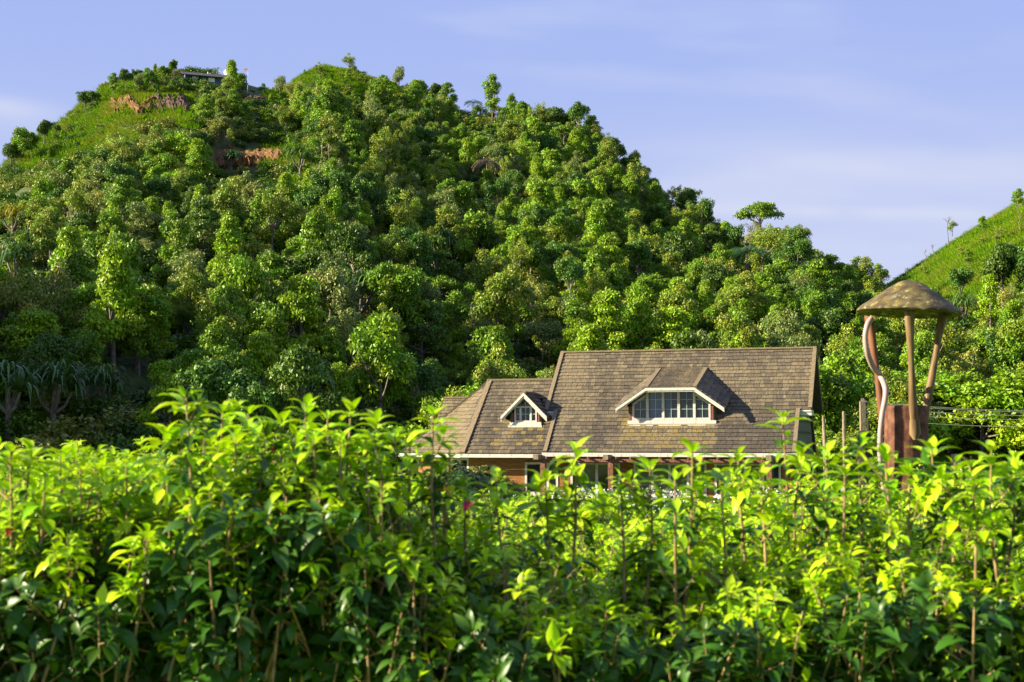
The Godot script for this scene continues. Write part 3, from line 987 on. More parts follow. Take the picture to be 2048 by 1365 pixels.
# lays shingles on a roof plane; the first two corners are the eave; holes are rectangles in (along, up)
func shingle_plane(corners: Array, r: RandomNumberGenerator, singles: int, hole := Rect2(), course := COURSE) -> void:
	var a: Vector3 = corners[0]
	var b: Vector3 = corners[1]
	var ax := (b - a).normalized()
	var mid := Vector3.ZERO
	for c: Vector3 in corners: mid += c / corners.size()
	var up := mid - a
	up = (up - ax * up.dot(ax)).normalized()
	var n := ax.cross(up)
	if n.y < 0:
		a = corners[1]
		ax = -ax
		n = -n
	var frame := Transform3D(Basis(ax, up, n), a)
	var inv := frame.affine_inverse()
	var poly := PackedVector2Array()
	var top := 0.0
	var lo := 1e9
	var hi := -1e9
	for c: Vector3 in corners:
		var q := inv * c
		poly.append(Vector2(q.x, q.y))
		top = maxf(top, q.y)
		lo = minf(lo, q.x)
		hi = maxf(hi, q.x)
	var row := 0
	while row * course < top - 0.02:
		var s0 := row * course
		var x := lo - r.randf() * 0.3
		while x < hi:
			var wi := r.randi() % 4
			var w: float = [0.15, 0.19, 0.24, 0.29][wi]
			var low := s0 - (r.randf_range(0.0, 0.028) if r.randf() < 0.5 else 0.0)
			var rect := PackedVector2Array([Vector2(x, low), Vector2(x + w - 0.008, low), Vector2(x + w - 0.008, s0 + course * 1.25), Vector2(x, s0 + course * 1.25)])
			var c2 := Vector2(x + w * 0.5, s0 + course * 0.5)
			x += w
			if hole.has_point(c2): continue
			var got := Geometry2D.intersect_polygons(rect, poly)
			if got.is_empty(): continue
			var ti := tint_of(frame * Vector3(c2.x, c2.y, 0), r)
			var whole: bool = got.size() == 1 and (got[0] as PackedVector2Array).size() == 4 and Geometry2D.is_point_in_polygon(rect[0], poly) and Geometry2D.is_point_in_polygon(rect[1], poly) and Geometry2D.is_point_in_polygon(rect[2], poly) and Geometry2D.is_point_in_polygon(rect[3], poly)
			if whole and singles > 0 and shingle_named < 300:
				var key := wi * 10 + ti
				if not shingle_kinds.has(key):
					var mb := MB.new()
					var hw := (w - 0.008) * 0.5
					shingle_shape(mb, PackedVector2Array([Vector2(-hw, 0), Vector2(hw, 0), Vector2(hw, COURSE * 1.25), Vector2(-hw, COURSE * 1.25)]), 0.0, Transform3D())
					shingle_kinds[key] = mb.mesh(mat["shingle_%d" % ti])
				var o := put("shingle", shingle_kinds[key], roof_node)
				o.transform = Transform3D(frame.basis, frame * Vector3(c2.x - 0.004, low, 0))
				shingle_named += 1
				singles -= 1
			else:
				for g: PackedVector2Array in got:
					shingle_shape(shingle_rest[ti], g, s0, frame)
		row += 1

# a slab under a roof plane
func deck(mb: MB, c: Array, thick := 0.09) -> void:
	var n: Vector3 = ((c[1] as Vector3) - (c[0] as Vector3)).cross((c[2] as Vector3) - (c[0] as Vector3)).normalized()
	if n.y < 0: n = -n
	var m := c.size()
	var d := -n * thick
	for k in range(1, m - 1):
		mb.tri(c[0], c[k], c[k + 1])
		mb.tri(c[0] + d, c[k + 1] + d, c[k] + d)
	for k in m:
		var e: Vector3 = c[(k + 1) % m]
		mb.quad(c[k], e, e + d, c[k] + d)

func rf(x: float, z: float) -> Vector3:      # on the main front slope
	return Vector3(x, 6.6 - z * 4.2 / 4.3, z)

func wf(x: float, z: float) -> Vector3:      # on the wing's front slope
	return Vector3(x, 6.3 - z * 4.2 / 4.3, z)

func window(parent: Node3D, x0: float, x1: float, y0: float, y1: float, z: float, bars: Array, skew := Transform3D()) -> void:
	var w := Node3D.new()
	w.name = "window"
	parent.add_child(w, true)
	w.transform = skew
	var f := MB.new()
	var t := 0.09
	f.box(Vector3(x0, y0, z - 0.06), Vector3(x0 + t, y1, z + 0.05))
	f.box(Vector3(x1 - t, y0, z - 0.06), Vector3(x1, y1, z + 0.05))
	f.box(Vector3(x0 + t, y1 - t, z - 0.06), Vector3(x1 - t, y1, z + 0.047))
	f.box(Vector3(x0 + t, y0, z - 0.06), Vector3(x1 - t, y0 + t, z + 0.047))
	var edges := [x0 + t]
	for b: float in bars:
		f.box(Vector3(b - 0.05, y0 + t, z - 0.055), Vector3(b + 0.05, y1 - t, z + 0.04))
		edges.append(b - 0.05)
		edges.append(b + 0.05)
	edges.append(x1 - t)
	put("frame", f.mesh(mat.white_paint), w)
	var s := MB.new()
	s.box(Vector3(x0 - 0.05, y0 - 0.07, z - 0.06), Vector3(x1 + 0.05, y0 - 0.002, z + 0.12))
	put("sill", s.mesh(mat.white_paint), w)
	for k in range(0, edges.size(), 2):
		var g := MB.new()
		g.quad(Vector3(edges[k], y0 + t, z), Vector3(edges[k + 1], y0 + t, z), Vector3(edges[k + 1], y1 - t, z), Vector3(edges[k], y1 - t, z))
		put("pane", g.mesh(mat.window_glass), w)

func make_house() -> void:
	var r := RandomNumberGenerator.new()
	r.seed = 8
	for k in 6: shingle_rest.append(MB.new())
	var h := thing("cottage", HOUSE_AT, deg_to_rad(HOUSE_TURN))
	meta(h, "wooden cottage with big brown shingle roof, dormers and white windows", "house")
	roof_node = Node3D.new()
	roof_node.name = "roof"
	h.add_child(roof_node)
	var sl := 6.011
	var zs := 4.3 - 11.0 * COURSE * 4.3 / sl      # where the wide upper roof steps in
	# front slope, lower then upper
	shingle_plane([rf(0.41, 4.3), rf(10.18, 4.3), rf(10.18, zs), rf(0.41, zs)], r, 200, Rect2(3.3, 1.72, 3.0, 9.0))
	shingle_plane([rf(-0.02, zs), rf(10.63, zs), rf(10.63, 0.0), rf(-0.02, 0.0)], r, 100, Rect2(3.8, -1.0, 3.0, 2.4))
	# wing: front slope and the angled end
	var A := Vector3(-2.95, 5.41, 0.91)
	var C1 := Vector3(-3.1, 2.334, 4.06)
	var C2 := C1 - Vector3(0.866, 0, 0.5) * 4.0
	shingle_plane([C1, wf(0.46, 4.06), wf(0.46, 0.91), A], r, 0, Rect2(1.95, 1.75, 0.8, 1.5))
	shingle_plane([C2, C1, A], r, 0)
	# small roof behind the wing
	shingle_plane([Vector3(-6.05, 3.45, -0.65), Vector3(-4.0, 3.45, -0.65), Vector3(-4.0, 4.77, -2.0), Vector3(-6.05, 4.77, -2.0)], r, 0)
	# dormers
	var e := Vector3(0, 0.31, -1)
	var P1 := Vector3(3.15, 4.13, 3.6)
	var P2 := Vector3(4.36, 4.93, 3.6)
	var P3 := Vector3(6.28, 4.93, 3.6)
	var P4 := Vector3(7.44, 4.13, 3.6)
	var ts := 2.77
	var tt := 1.57
	shingle_plane([P2, P3, P3 + e * ts, P2 + e * ts], r, 0, Rect2(), 0.15)
	shingle_plane([P1, P1 + e * tt, P2 + e * ts, P2], r, 0)
	shingle_plane([P4, P4 + e * tt, P3 + e * ts, P3], r, 0)
	var Q1 := Vector3(-1.75, 3.84, 3.17)
	var Q2 := Vector3(-0.775, 4.81, 3.17)
	var Q3 := Vector3(0.20, 3.84, 3.17)
	var b := Vector3(0, 0, -1)
	shingle_plane([Q1, Q1 + b * 0.65, Q2 + b * 1.645, Q2], r, 0)
	shingle_plane([Q3, Q3 + b * 0.65, Q2 + b * 1.645, Q2], r, 0)
	var am := ArrayMesh.new()
	for k in 6: shingle_rest[k].add_to(am, mat["shingle_%d" % k])
	meta(put("shingle_courses", am, roof_node), "", "", "", "stuff")
	# decks
	var dk := MB.new()
	for q in [[0.41, 3.66, 4.3, zs], [3.66, 6.95, 4.3, 3.06], [6.95, 10.18, 4.3, zs], [-0.02, 3.66, zs, 0.0], [6.95, 10.63, zs, 0.0], [3.66, 6.95, 1.0, 0.0]]:
		deck(dk, [rf(q[0], q[2]), rf(q[1], q[2]), rf(q[1], q[3]), rf(q[0], q[3])])
	deck(dk, [Vector3(-0.02, 6.6, 0), Vector3(10.63, 6.6, 0), Vector3(10.63, 6.6 - 2.6 * 4.2 / 4.3, -2.6), Vector3(-0.02, 6.6 - 2.6 * 4.2 / 4.3, -2.6)])
	deck(dk, [rf(0.41, 0) + Vector3(0, -2.54, -2.6), rf(10.18, 0) + Vector3(0, -2.54, -2.6), Vector3(10.18, 2.4, -4.3), Vector3(0.41, 2.4, -4.3)])
	for q in [[-3.06, -1.32, 4.06, 0.91], [-1.32, -0.24, 4.06, 2.86], [-0.24, 0.46, 4.06, 0.91], [-1.32, -0.24, 1.6, 0.91]]:
		deck(dk, [wf(q[0], q[2]), wf(q[1], q[2]), wf(q[1], q[3]), wf(q[0], q[3])])
	deck(dk, [C2, C1, A])
	var C3 := Vector3(-6.2, 2.334, -1.4)
	deck(dk, [C2, C3, A])
	deck(dk, [C3, Vector3(0.4, 2.334, -2.2), Vector3(0.4, 5.41, 0.91), A])
	deck(dk, [Vector3(-6.05, 3.45, -0.65), Vector3(-4.0, 3.45, -0.65), Vector3(-4.0, 4.77, -2.0), Vector3(-6.05, 4.77, -2.0)])
	deck(dk, [Vector3(-6.05, 4.77, -2.0), Vector3(-4.0, 4.77, -2.0), Vector3(-4.0, 2.4, -4.2), Vector3(-6.05, 2.4, -4.2)])
	put("roof_deck", dk.mesh(mat.shingle_4), roof_node)
	# caps on ridges and hips, boards on the verges
	var up := Vector3(0, 0.06, 0)
	for q in [["ridge_cap", Vector3(-0.04, 6.6, 0), Vector3(10.66, 6.6, 0), 0.24, 0.07], ["ridge_cap", A, Vector3(0.3, 5.41, 0.91), 0.22, 0.07], ["hip_cap", C1 + Vector3(0, 0.0, 0.05), A, 0.22, 0.10], ["hip_cap", C2, A, 0.2, 0.09], ["ridge_cap", Vector3(-6.07, 4.77, -2.0), Vector3(-4.0, 4.77, -2.0), 0.2, 0.07],
		["verge_board", rf(0.44, 4.32), rf(0.44, zs), 0.15, 0.14], ["verge_board", rf(10.15, 4.32), rf(10.15, zs), 0.15, 0.14], ["verge_board", rf(0.02, zs - 0.02), rf(0.02, 0.0), 0.15, 0.14], ["verge_board", rf(10.60, zs - 0.02), rf(10.60, 0.0), 0.15, 0.14],
		["verge_board", Vector3(10.60, 4.05, -2.6), Vector3(10.60, 6.55, -0.05), 0.14, 0.16], ["verge_board", Vector3(10.15, 2.4, -4.3), Vector3(10.15, 4.05, -2.6), 0.14, 0.16],
		["hip_cap", P2 + e * 0.0, P2 + e * ts, 0.16, 0.07], ["hip_cap", P3, P3 + e * ts, 0.16, 0.07], ["ridge_cap", Q2, Q2 + b * 1.6, 0.14, 0.05]]:
		var m := MB.new()
		m.beam(q[1] + up * 0.55, q[2] + up * 0.55, q[3], q[4])
		put(q[0], m.mesh(mat.cap_board), roof_node)
	# gutters and fascias
	for q in [[Vector3(0.33, 2.315, 4.36), Vector3(10.28, 2.315, 4.36), 0.12, 0.15], [Vector3(-3.12, 2.255, 4.12), Vector3(0.33, 2.255, 4.12), 0.12, 0.14], [C2 + Vector3(-0.03, -0.08, 0.07), C1 + Vector3(-0.03, -0.08, 0.07), 0.1, 0.14]]:
		var m := MB.new()
		m.beam(q[0], q[1], q[2], q[3])
		put("gutter", m.mesh(mat.white_paint), h)
	for q in [[-0.03, 0.38], [10.22, 10.66]]:
		var m := MB.new()
		m.box(Vector3(q[0], 3.84, zs - 0.9), Vector3(q[1], 3.98, zs + 0.02))
		m.box(Vector3(q[0], 3.985, zs - 0.9), Vector3(q[1], 4.05, zs + 0.06))
		put("eave_return", m.mesh(mat.white_paint), h)
	# gable end on the right: boards between dark battens
	var gable := Node3D.new()
	gable.name = "gable_wall"
	h.add_child(gable)
	var y := 0.0
	while y < 6.2:
		var y1 := minf(y + 0.46, 6.25)
		var hw0 := minf(3.6, (6.5 - y) * 4.3 / 4.2 - 0.1)
		var hw1 := minf(3.6, (6.5 - y1) * 4.3 / 4.2 - 0.1)
		var m := MB.new()
		var pts := [Vector3(10.12, y, -hw0), Vector3(10.12, y, hw0), Vector3(10.12, y1 - 0.02, hw1), Vector3(10.12, y1 - 0.02, -hw1)]
		var o := Vector3(-0.04, 0, 0)
		m.quad(pts[1], pts[0], pts[3], pts[2])
		m.quad(pts[0] + o, pts[1] + o, pts[2] + o, pts[3] + o)
		for k in 4: m.quad(pts[k], pts[(k + 1) % 4], pts[(k + 1) % 4] + o, pts[k] + o)
		put("board", m.mesh(mat.gable_board), gable)
		var t := MB.new()
		t.box(Vector3(10.125, y1 - 0.05, -hw1), Vector3(10.16, y1 + 0.01, hw1))
		put("batten", t.mesh(mat.batten), gable)
		y += 0.46
	# rooms: walls, floor and ceilings with thickness, so that the windows look into the dark
	var sh := MB.new()
	sh.box(Vector3(-5.9, -0.6, -3.6), Vector3(10.05, 0.05, 3.3))
	sh.box(Vector3(-4.2, 0.05, -3.7), Vector3(10.05, 2.3, -3.5))
	sh.box(Vector3(9.95, 0.06, -3.45), Vector3(10.07, 2.3, 3.28))
	sh.box(Vector3(-4.2, 0.06, -3.45), Vector3(-4.1, 2.3, 1.6))
	sh.box(Vector3(-4.2, 2.32, -3.5), Vector3(10.0, 2.42, 3.2))
	put("rooms", sh.mesh(mat.room_plaster), h)
	# front wall with planks between the windows
	var wall := Node3D.new()
	wall.name = "front_wall"
	h.add_child(wall)
	var z := 3.4
	for q in [[-2.95, -0.68, 0.0, 2.3], [0.75, 1.22, 0.0, 2.3], [3.30, 3.80, 0.0, 2.3], [6.72, 6.98, 0.0, 2.3], [9.58, 10.1, 0.0, 2.3], [-0.68, 0.75, 0.0, 0.62], [1.22, 3.30, 0.0, 0.62], [3.80, 6.72, 0.0, 0.62], [6.98, 9.58, 0.0, 0.62], [-0.68, 0.75, 2.02, 2.3], [1.22, 3.30, 2.02, 2.3], [3.80, 6.72, 2.02, 2.3], [6.98, 9.58, 2.02, 2.3]]:
		var yy: float = q[2]
		var bk := MB.new()
		bk.box(Vector3(q[0], q[2], z - 0.12), Vector3(q[1], q[3], z - 0.02))
		put("backing", bk.mesh(mat.siding_wood), wall)
		while yy < q[3] - 0.01:
			var y2 := minf(yy + 0.165, q[3])
			var m := MB.new()
			var tilt := r.randf_range(0.0, 0.008)
			m.box(Vector3(q[0], yy + 0.008, z - 0.018), Vector3(q[1], y2, z + 0.02 + tilt))
			put("plank", m.mesh(mat.siding_wood), wall)
			yy += 0.165
	# angled end wall of the wing
	var skew := Transform3D(Basis(Vector3(0.866, 0, 0.5), Vector3.UP, Vector3(-0.5, 0, 0.866)), Vector3(-2.95, 0, 3.4))
	var aw := Node3D.new()
	aw.name = "end_wall"
	h.add_child(aw)
	aw.transform = skew
	for q in [[-3.4, -1.25, 0.0, 2.25], [-0.12, 0.02, 0.0, 2.25], [-1.25, -0.12, 0.0, 1.2], [-1.25, -0.12, 2.15, 2.25]]:
		var yy: float = q[2]
		while yy < q[3] - 0.01:
			var m := MB.new()
			m.box(Vector3(q[0], yy + 0.008, -0.1), Vector3(q[1], minf(yy + 0.165, q[3]), 0.02))
			put("plank", m.mesh(mat.siding_wood), aw)
			yy += 0.165
	window(h, -1.25, -0.12, 1.25, 2.15, 0.0, [-0.68], skew)
	window(h, -0.66, 0.73, 0.72, 2.0, z, [0.3])
	window(h, 1.24, 3.27, 0.72, 2.0, z, [1.75, 2.31])
	window(h, 3.81, 6.70, 0.72, 2.0, z, [4.55, 5.24, 5.97])
	window(h, 7.0, 9.55, 0.72, 2.0, z, [7.62, 8.18, 8.86])
	# pergola: posts, joists with cut ends, front beam, rafters
	var pg := Node3D.new()
	pg.name = "pergola"
	h.add_child(pg)
	for x: float in [0.45, 3.18, 9.25]:
		var m := MB.new()
		m.box(Vector3(x - 0.1, -0.3, 4.55), Vector3(x + 0.1, 2.02, 4.75))
		put("post", m.mesh(mat.red_timber), pg)
	for x: float in [0.12, 2.92, 9.16]:
		var m := MB.new()
		m.box(Vector3(x, 2.13, 3.45), Vector3(x + 0.2, 2.32, 4.92))
		put("joist", m.mesh(mat.grey_timber), pg)
	var fb := MB.new()
	fb.box(Vector3(0.33, 2.035, 4.58), Vector3(9.5, 2.155, 4.72))
	put("front_beam", fb.mesh(mat.red_timber), pg)
	var sb := MB.new()
	sb.box(Vector3(0.33, 1.99, 3.95), Vector3(9.5, 2.12, 4.03))
	put("rear_beam", sb.mesh(mat.red_timber), pg)
	var rx := 0.6
	while rx < 9.5:
		if absf(rx - 3.0) > 0.25 and absf(rx - 9.25) > 0.2:
			var m := MB.new()
			m.box(Vector3(rx, 2.16, 3.45), Vector3(rx + 0.06, 2.23, 4.9))
			put("rafter", m.mesh(mat.red_timber), pg)
		rx += 0.56
	make_dormers(h, P1, P2, P3, P4, e, ts, tt, Q1, Q2, Q3)

func slab(called: String, parent: Node, pts: Array, off: Vector3, m: Material) -> void:
	var mb := MB.new()
	for k in range(1, pts.size() - 1):
		mb.tri(pts[0], pts[k], pts[k + 1])
		mb.tri(pts[0] + off, pts[k + 1] + off, pts[k] + off)
	for k in pts.size():
		var n: Vector3 = pts[(k + 1) % pts.size()]
		mb.quad(pts[k], pts[k] + off, n + off, n)
	put(called, mb.mesh(m), parent)

func make_dormers(h: Node3D, P1: Vector3, P2: Vector3, P3: Vector3, P4: Vector3, e: Vector3, ts: float, tt: float, Q1: Vector3, Q2: Vector3, Q3: Vector3) -> void:
	# the wide dormer
	var d := Node3D.new()
	d.name = "dormer"
	h.add_child(d, true)
	meta(d, "wide dormer with five window lights and a clipped roof")
	var dn := Vector3(0, -0.1, 0)
	slab("soffit", d, [P1, P2, P2 + e * ts, P1 + e * tt], dn, mat.grey_timber)
	slab("soffit", d, [P2, P3, P3 + e * ts, P2 + e * ts], dn, mat.grey_timber)
	slab("soffit", d, [P3, P4, P4 + e * tt, P3 + e * ts], dn, mat.grey_timber)
	for q in [[P1, P2], [P2, P3], [P3, P4]]:
		var a: Vector3 = q[0]
		var b: Vector3 = q[1]
		slab("fascia", d, [a + Vector3(0, 0.0, 0.03), b + Vector3(0, 0.0, 0.03), b + Vector3(0, -0.11, 0.03), a + Vector3(0, -0.11, 0.03)], Vector3(0, 0, 0.05), mat.white_paint)
		slab("fascia", d, [a + Vector3(0, -0.11, 0.0), b + Vector3(0, -0.11, 0.0), b + Vector3(0, -0.165, 0.0), a + Vector3(0, -0.165, 0.0)], Vector3(0, 0, 0.04), mat.white_paint)
	var z := 3.12
	var f := MB.new()
	for x: float in [3.71, 4.27, 4.90, 5.52, 6.14, 6.75]:
		var hi := 4.83
		if x < 4.2: hi = 4.30
		if x > 6.5: hi = 4.28
		f.box(Vector3(x, 3.6, z - 0.08), Vector3(x + (0.08 if x < 4.0 or x > 6.5 else 0.10), hi, z + 0.05))
	f.box(Vector3(3.80, 3.66, z - 0.08), Vector3(6.75, 3.76, z + 0.045))
	f.box(Vector3(4.39, 4.79, z - 0.08), Vector3(6.14, 4.83, z + 0.045))
	f.beam(Vector3(3.71, 4.28, z - 0.02), Vector3(4.33, 4.70, z - 0.02), 0.11, 0.08)
	f.beam(Vector3(6.20, 4.70, z - 0.02), Vector3(6.84, 4.26, z - 0.02), 0.11, 0.08)
	put("window_frame", f.mesh(mat.white_paint), d)
	var bars := MB.new()
	var edge := [[3.80, 4.27, 4.33, 4.66], [4.39, 4.90, 4.79, 4.79], [5.02, 5.52, 4.79, 4.79], [5.64, 6.14, 4.79, 4.79], [6.26, 6.75, 4.66, 4.32]]
	for q in edge:
		var cx: float = (q[0] + q[1]) / 2
		bars.box(Vector3(cx - 0.008, 3.76, z - 0.012), Vector3(cx + 0.008, (q[2] + q[3]) / 2, z + 0.012))
		for yy: float in [4.10, 4.48]: bars.box(Vector3(q[0], yy - 0.008, z - 0.013), Vector3(q[1], yy + 0.008, z + 0.013))
		var g := MB.new()
		g.quad(Vector3(q[0], 3.76, z - 0.02), Vector3(q[1], 3.76, z - 0.02), Vector3(q[1], q[3], z - 0.02), Vector3(q[0], q[2], z - 0.02))
		put("pane", g.mesh(mat.window_glass), d)
	put("glazing_bars", bars.mesh(mat.muntin), d)
	# blue sheets behind two of the lights, painting in the reflected sky
	for q in [[4.39, 4.92, 3.74, 4.82], [5.02, 5.24, 3.74, 4.82]]:
		var c := MB.new(true)
		var n := 14
		for k in n:
			var x0: float = lerpf(q[0], q[1], float(k) / n)
			var x1: float = lerpf(q[0], q[1], float(k + 1) / n)
			c.quad(Vector3(x0, q[2], z - 0.14 + (0.02 if k % 2 else -0.02)), Vector3(x1, q[2], z - 0.14 + (-0.02 if k % 2 else 0.02)), Vector3(x1, q[3], z - 0.14 + (-0.02 if k % 2 else 0.02)), Vector3(x0, q[3], z - 0.14 + (0.02 if k % 2 else -0.02)))
		put("reflection_sheet", c.mesh(mat.reflection_sheet), d)
	var s := MB.new()
	s.box(Vector3(3.52, 3.50, z - 0.1), Vector3(7.05, 3.655, z + 0.09))
	s.box(Vector3(3.48, 3.42, z - 0.1), Vector3(7.09, 3.495, z + 0.14))
	put("sill", s.mesh(mat.white_paint), d)
	for x: float in [3.62, 6.86]:
		var m := MB.new()
		m.box(Vector3(x, 3.66, z - 0.1), Vector3(x + 0.08, 4.22, z + 0.04))
		put("corner_post", m.mesh(mat.red_post), d)
	for x: float in [3.60, 6.99]:
		slab("cheek", d, [Vector3(x, 3.5, 3.1), Vector3(x, 4.2, 3.1), Vector3(x, 4.62, 1.95), Vector3(x, 4.5, 2.1)], Vector3(-0.06, 0, 0), mat.gable_board)
	# the small gabled dormer
	var g2 := Node3D.new()
	g2.name = "dormer"
	h.add_child(g2, true)
	meta(g2, "small gabled dormer with a triangular top light")
	var bk := Vector3(0, 0, -1)
	slab("soffit", g2, [Q1, Q2, Q2 + bk * 1.645, Q1 + bk * 0.65], dn * 0.7, mat.grey_timber)
	slab("soffit", g2, [Q2, Q3, Q3 + bk * 0.65, Q2 + bk * 1.645], dn * 0.7, mat.grey_timber)
	for q in [[Q1, Q2], [Q2, Q3]]:
		var a: Vector3 = q[0]
		var b: Vector3 = q[1]
		slab("bargeboard", g2, [a + Vector3(0, 0, 0.02), b + Vector3(0, 0, 0.02), b + Vector3(0, -0.13, 0.02), a + Vector3(0, -0.13, 0.02)], Vector3(0, 0, 0.05), mat.white_paint)
		slab("bargeboard", g2, [a + Vector3(0, -0.13, 0), b + Vector3(0, -0.13, 0), b + Vector3(0, -0.22, 0), a + Vector3(0, -0.22, 0)], Vector3(0, 0, 0.04), mat.white_paint)
	z = 2.9
	var w := MB.new()
	for q in [[-1.25, -1.19], [-1.03, -0.95], [-0.60, -0.52], [-0.36, -0.30]]: w.box(Vector3(q[0], 3.62, z - 0.06), Vector3(q[1], 4.20, z + 0.04))
	w.box(Vector3(-1.19, 3.62, z - 0.06), Vector3(-0.36, 3.68, z + 0.035))
	w.box(Vector3(-1.25, 4.20, z - 0.06), Vector3(-0.30, 4.26, z + 0.045))
	w.beam(Vector3(-1.22, 4.24, z), Vector3(-0.775, 4.64, z), 0.09, 0.05)
	w.beam(Vector3(-0.775, 4.64, z), Vector3(-0.33, 4.24, z), 0.09, 0.05)
	put("window_frame", w.mesh(mat.white_paint), g2)
	var gb := MB.new()
	gb.box(Vector3(-0.787, 3.68, z - 0.012), Vector3(-0.765, 4.20, z + 0.012))
	gb.box(Vector3(-0.787, 4.26, z - 0.012), Vector3(-0.765, 4.6, z + 0.012))
	gb.box(Vector3(-1.02, 4.26, z - 0.012), Vector3(-1.0, 4.42, z + 0.012))
	gb.box(Vector3(-0.55, 4.26, z - 0.012), Vector3(-0.53, 4.42, z + 0.012))
	gb.box(Vector3(-1.19, 3.93, z - 0.013), Vector3(-0.36, 3.95, z + 0.013))
	put("glazing_bars", gb.mesh(mat.muntin), g2)
	for q in [[-1.19, -1.03], [-0.95, -0.60], [-0.52, -0.36]]:
		var m := MB.new()
		m.quad(Vector3(q[0], 3.68, z - 0.02), Vector3(q[1], 3.68, z - 0.02), Vector3(q[1], 4.2, z - 0.02), Vector3(q[0], 4.2, z - 0.02))
		put("pane", m.mesh(mat.window_glass), g2)
	var tp := MB.new()
	tp.tri(Vector3(-1.2, 4.26, z - 0.02), Vector3(-0.35, 4.26, z - 0.02), Vector3(-0.775, 4.64, z - 0.02))
	put("pane", tp.mesh(mat.window_glass), g2)
	var ss := MB.new()
	ss.box(Vector3(-1.44, 3.48, z - 0.05), Vector3(-0.10, 3.615, z + 0.08))
	ss.box(Vector3(-1.48, 3.40, z - 0.05), Vector3(-0.06, 3.475, z + 0.13))
	put("sill", ss.mesh(mat.white_paint), g2)
	for x: float in [-1.36, -0.26]:
		var m := MB.new()
		m.box(Vector3(x, 3.62, z - 0.08), Vector3(x + 0.07, 4.0, z + 0.03))
		put("corner_post", m.mesh(mat.red_post), g2)
	for x: float in [-1.38, -0.12]:
		slab("cheek", g2, [Vector3(x, 3.46, 2.88), Vector3(x, 4.05, 2.88), Vector3(x, 4.2, 2.15), Vector3(x, 4.12, 2.23)], Vector3(-0.05, 0, 0), mat.gable_board)

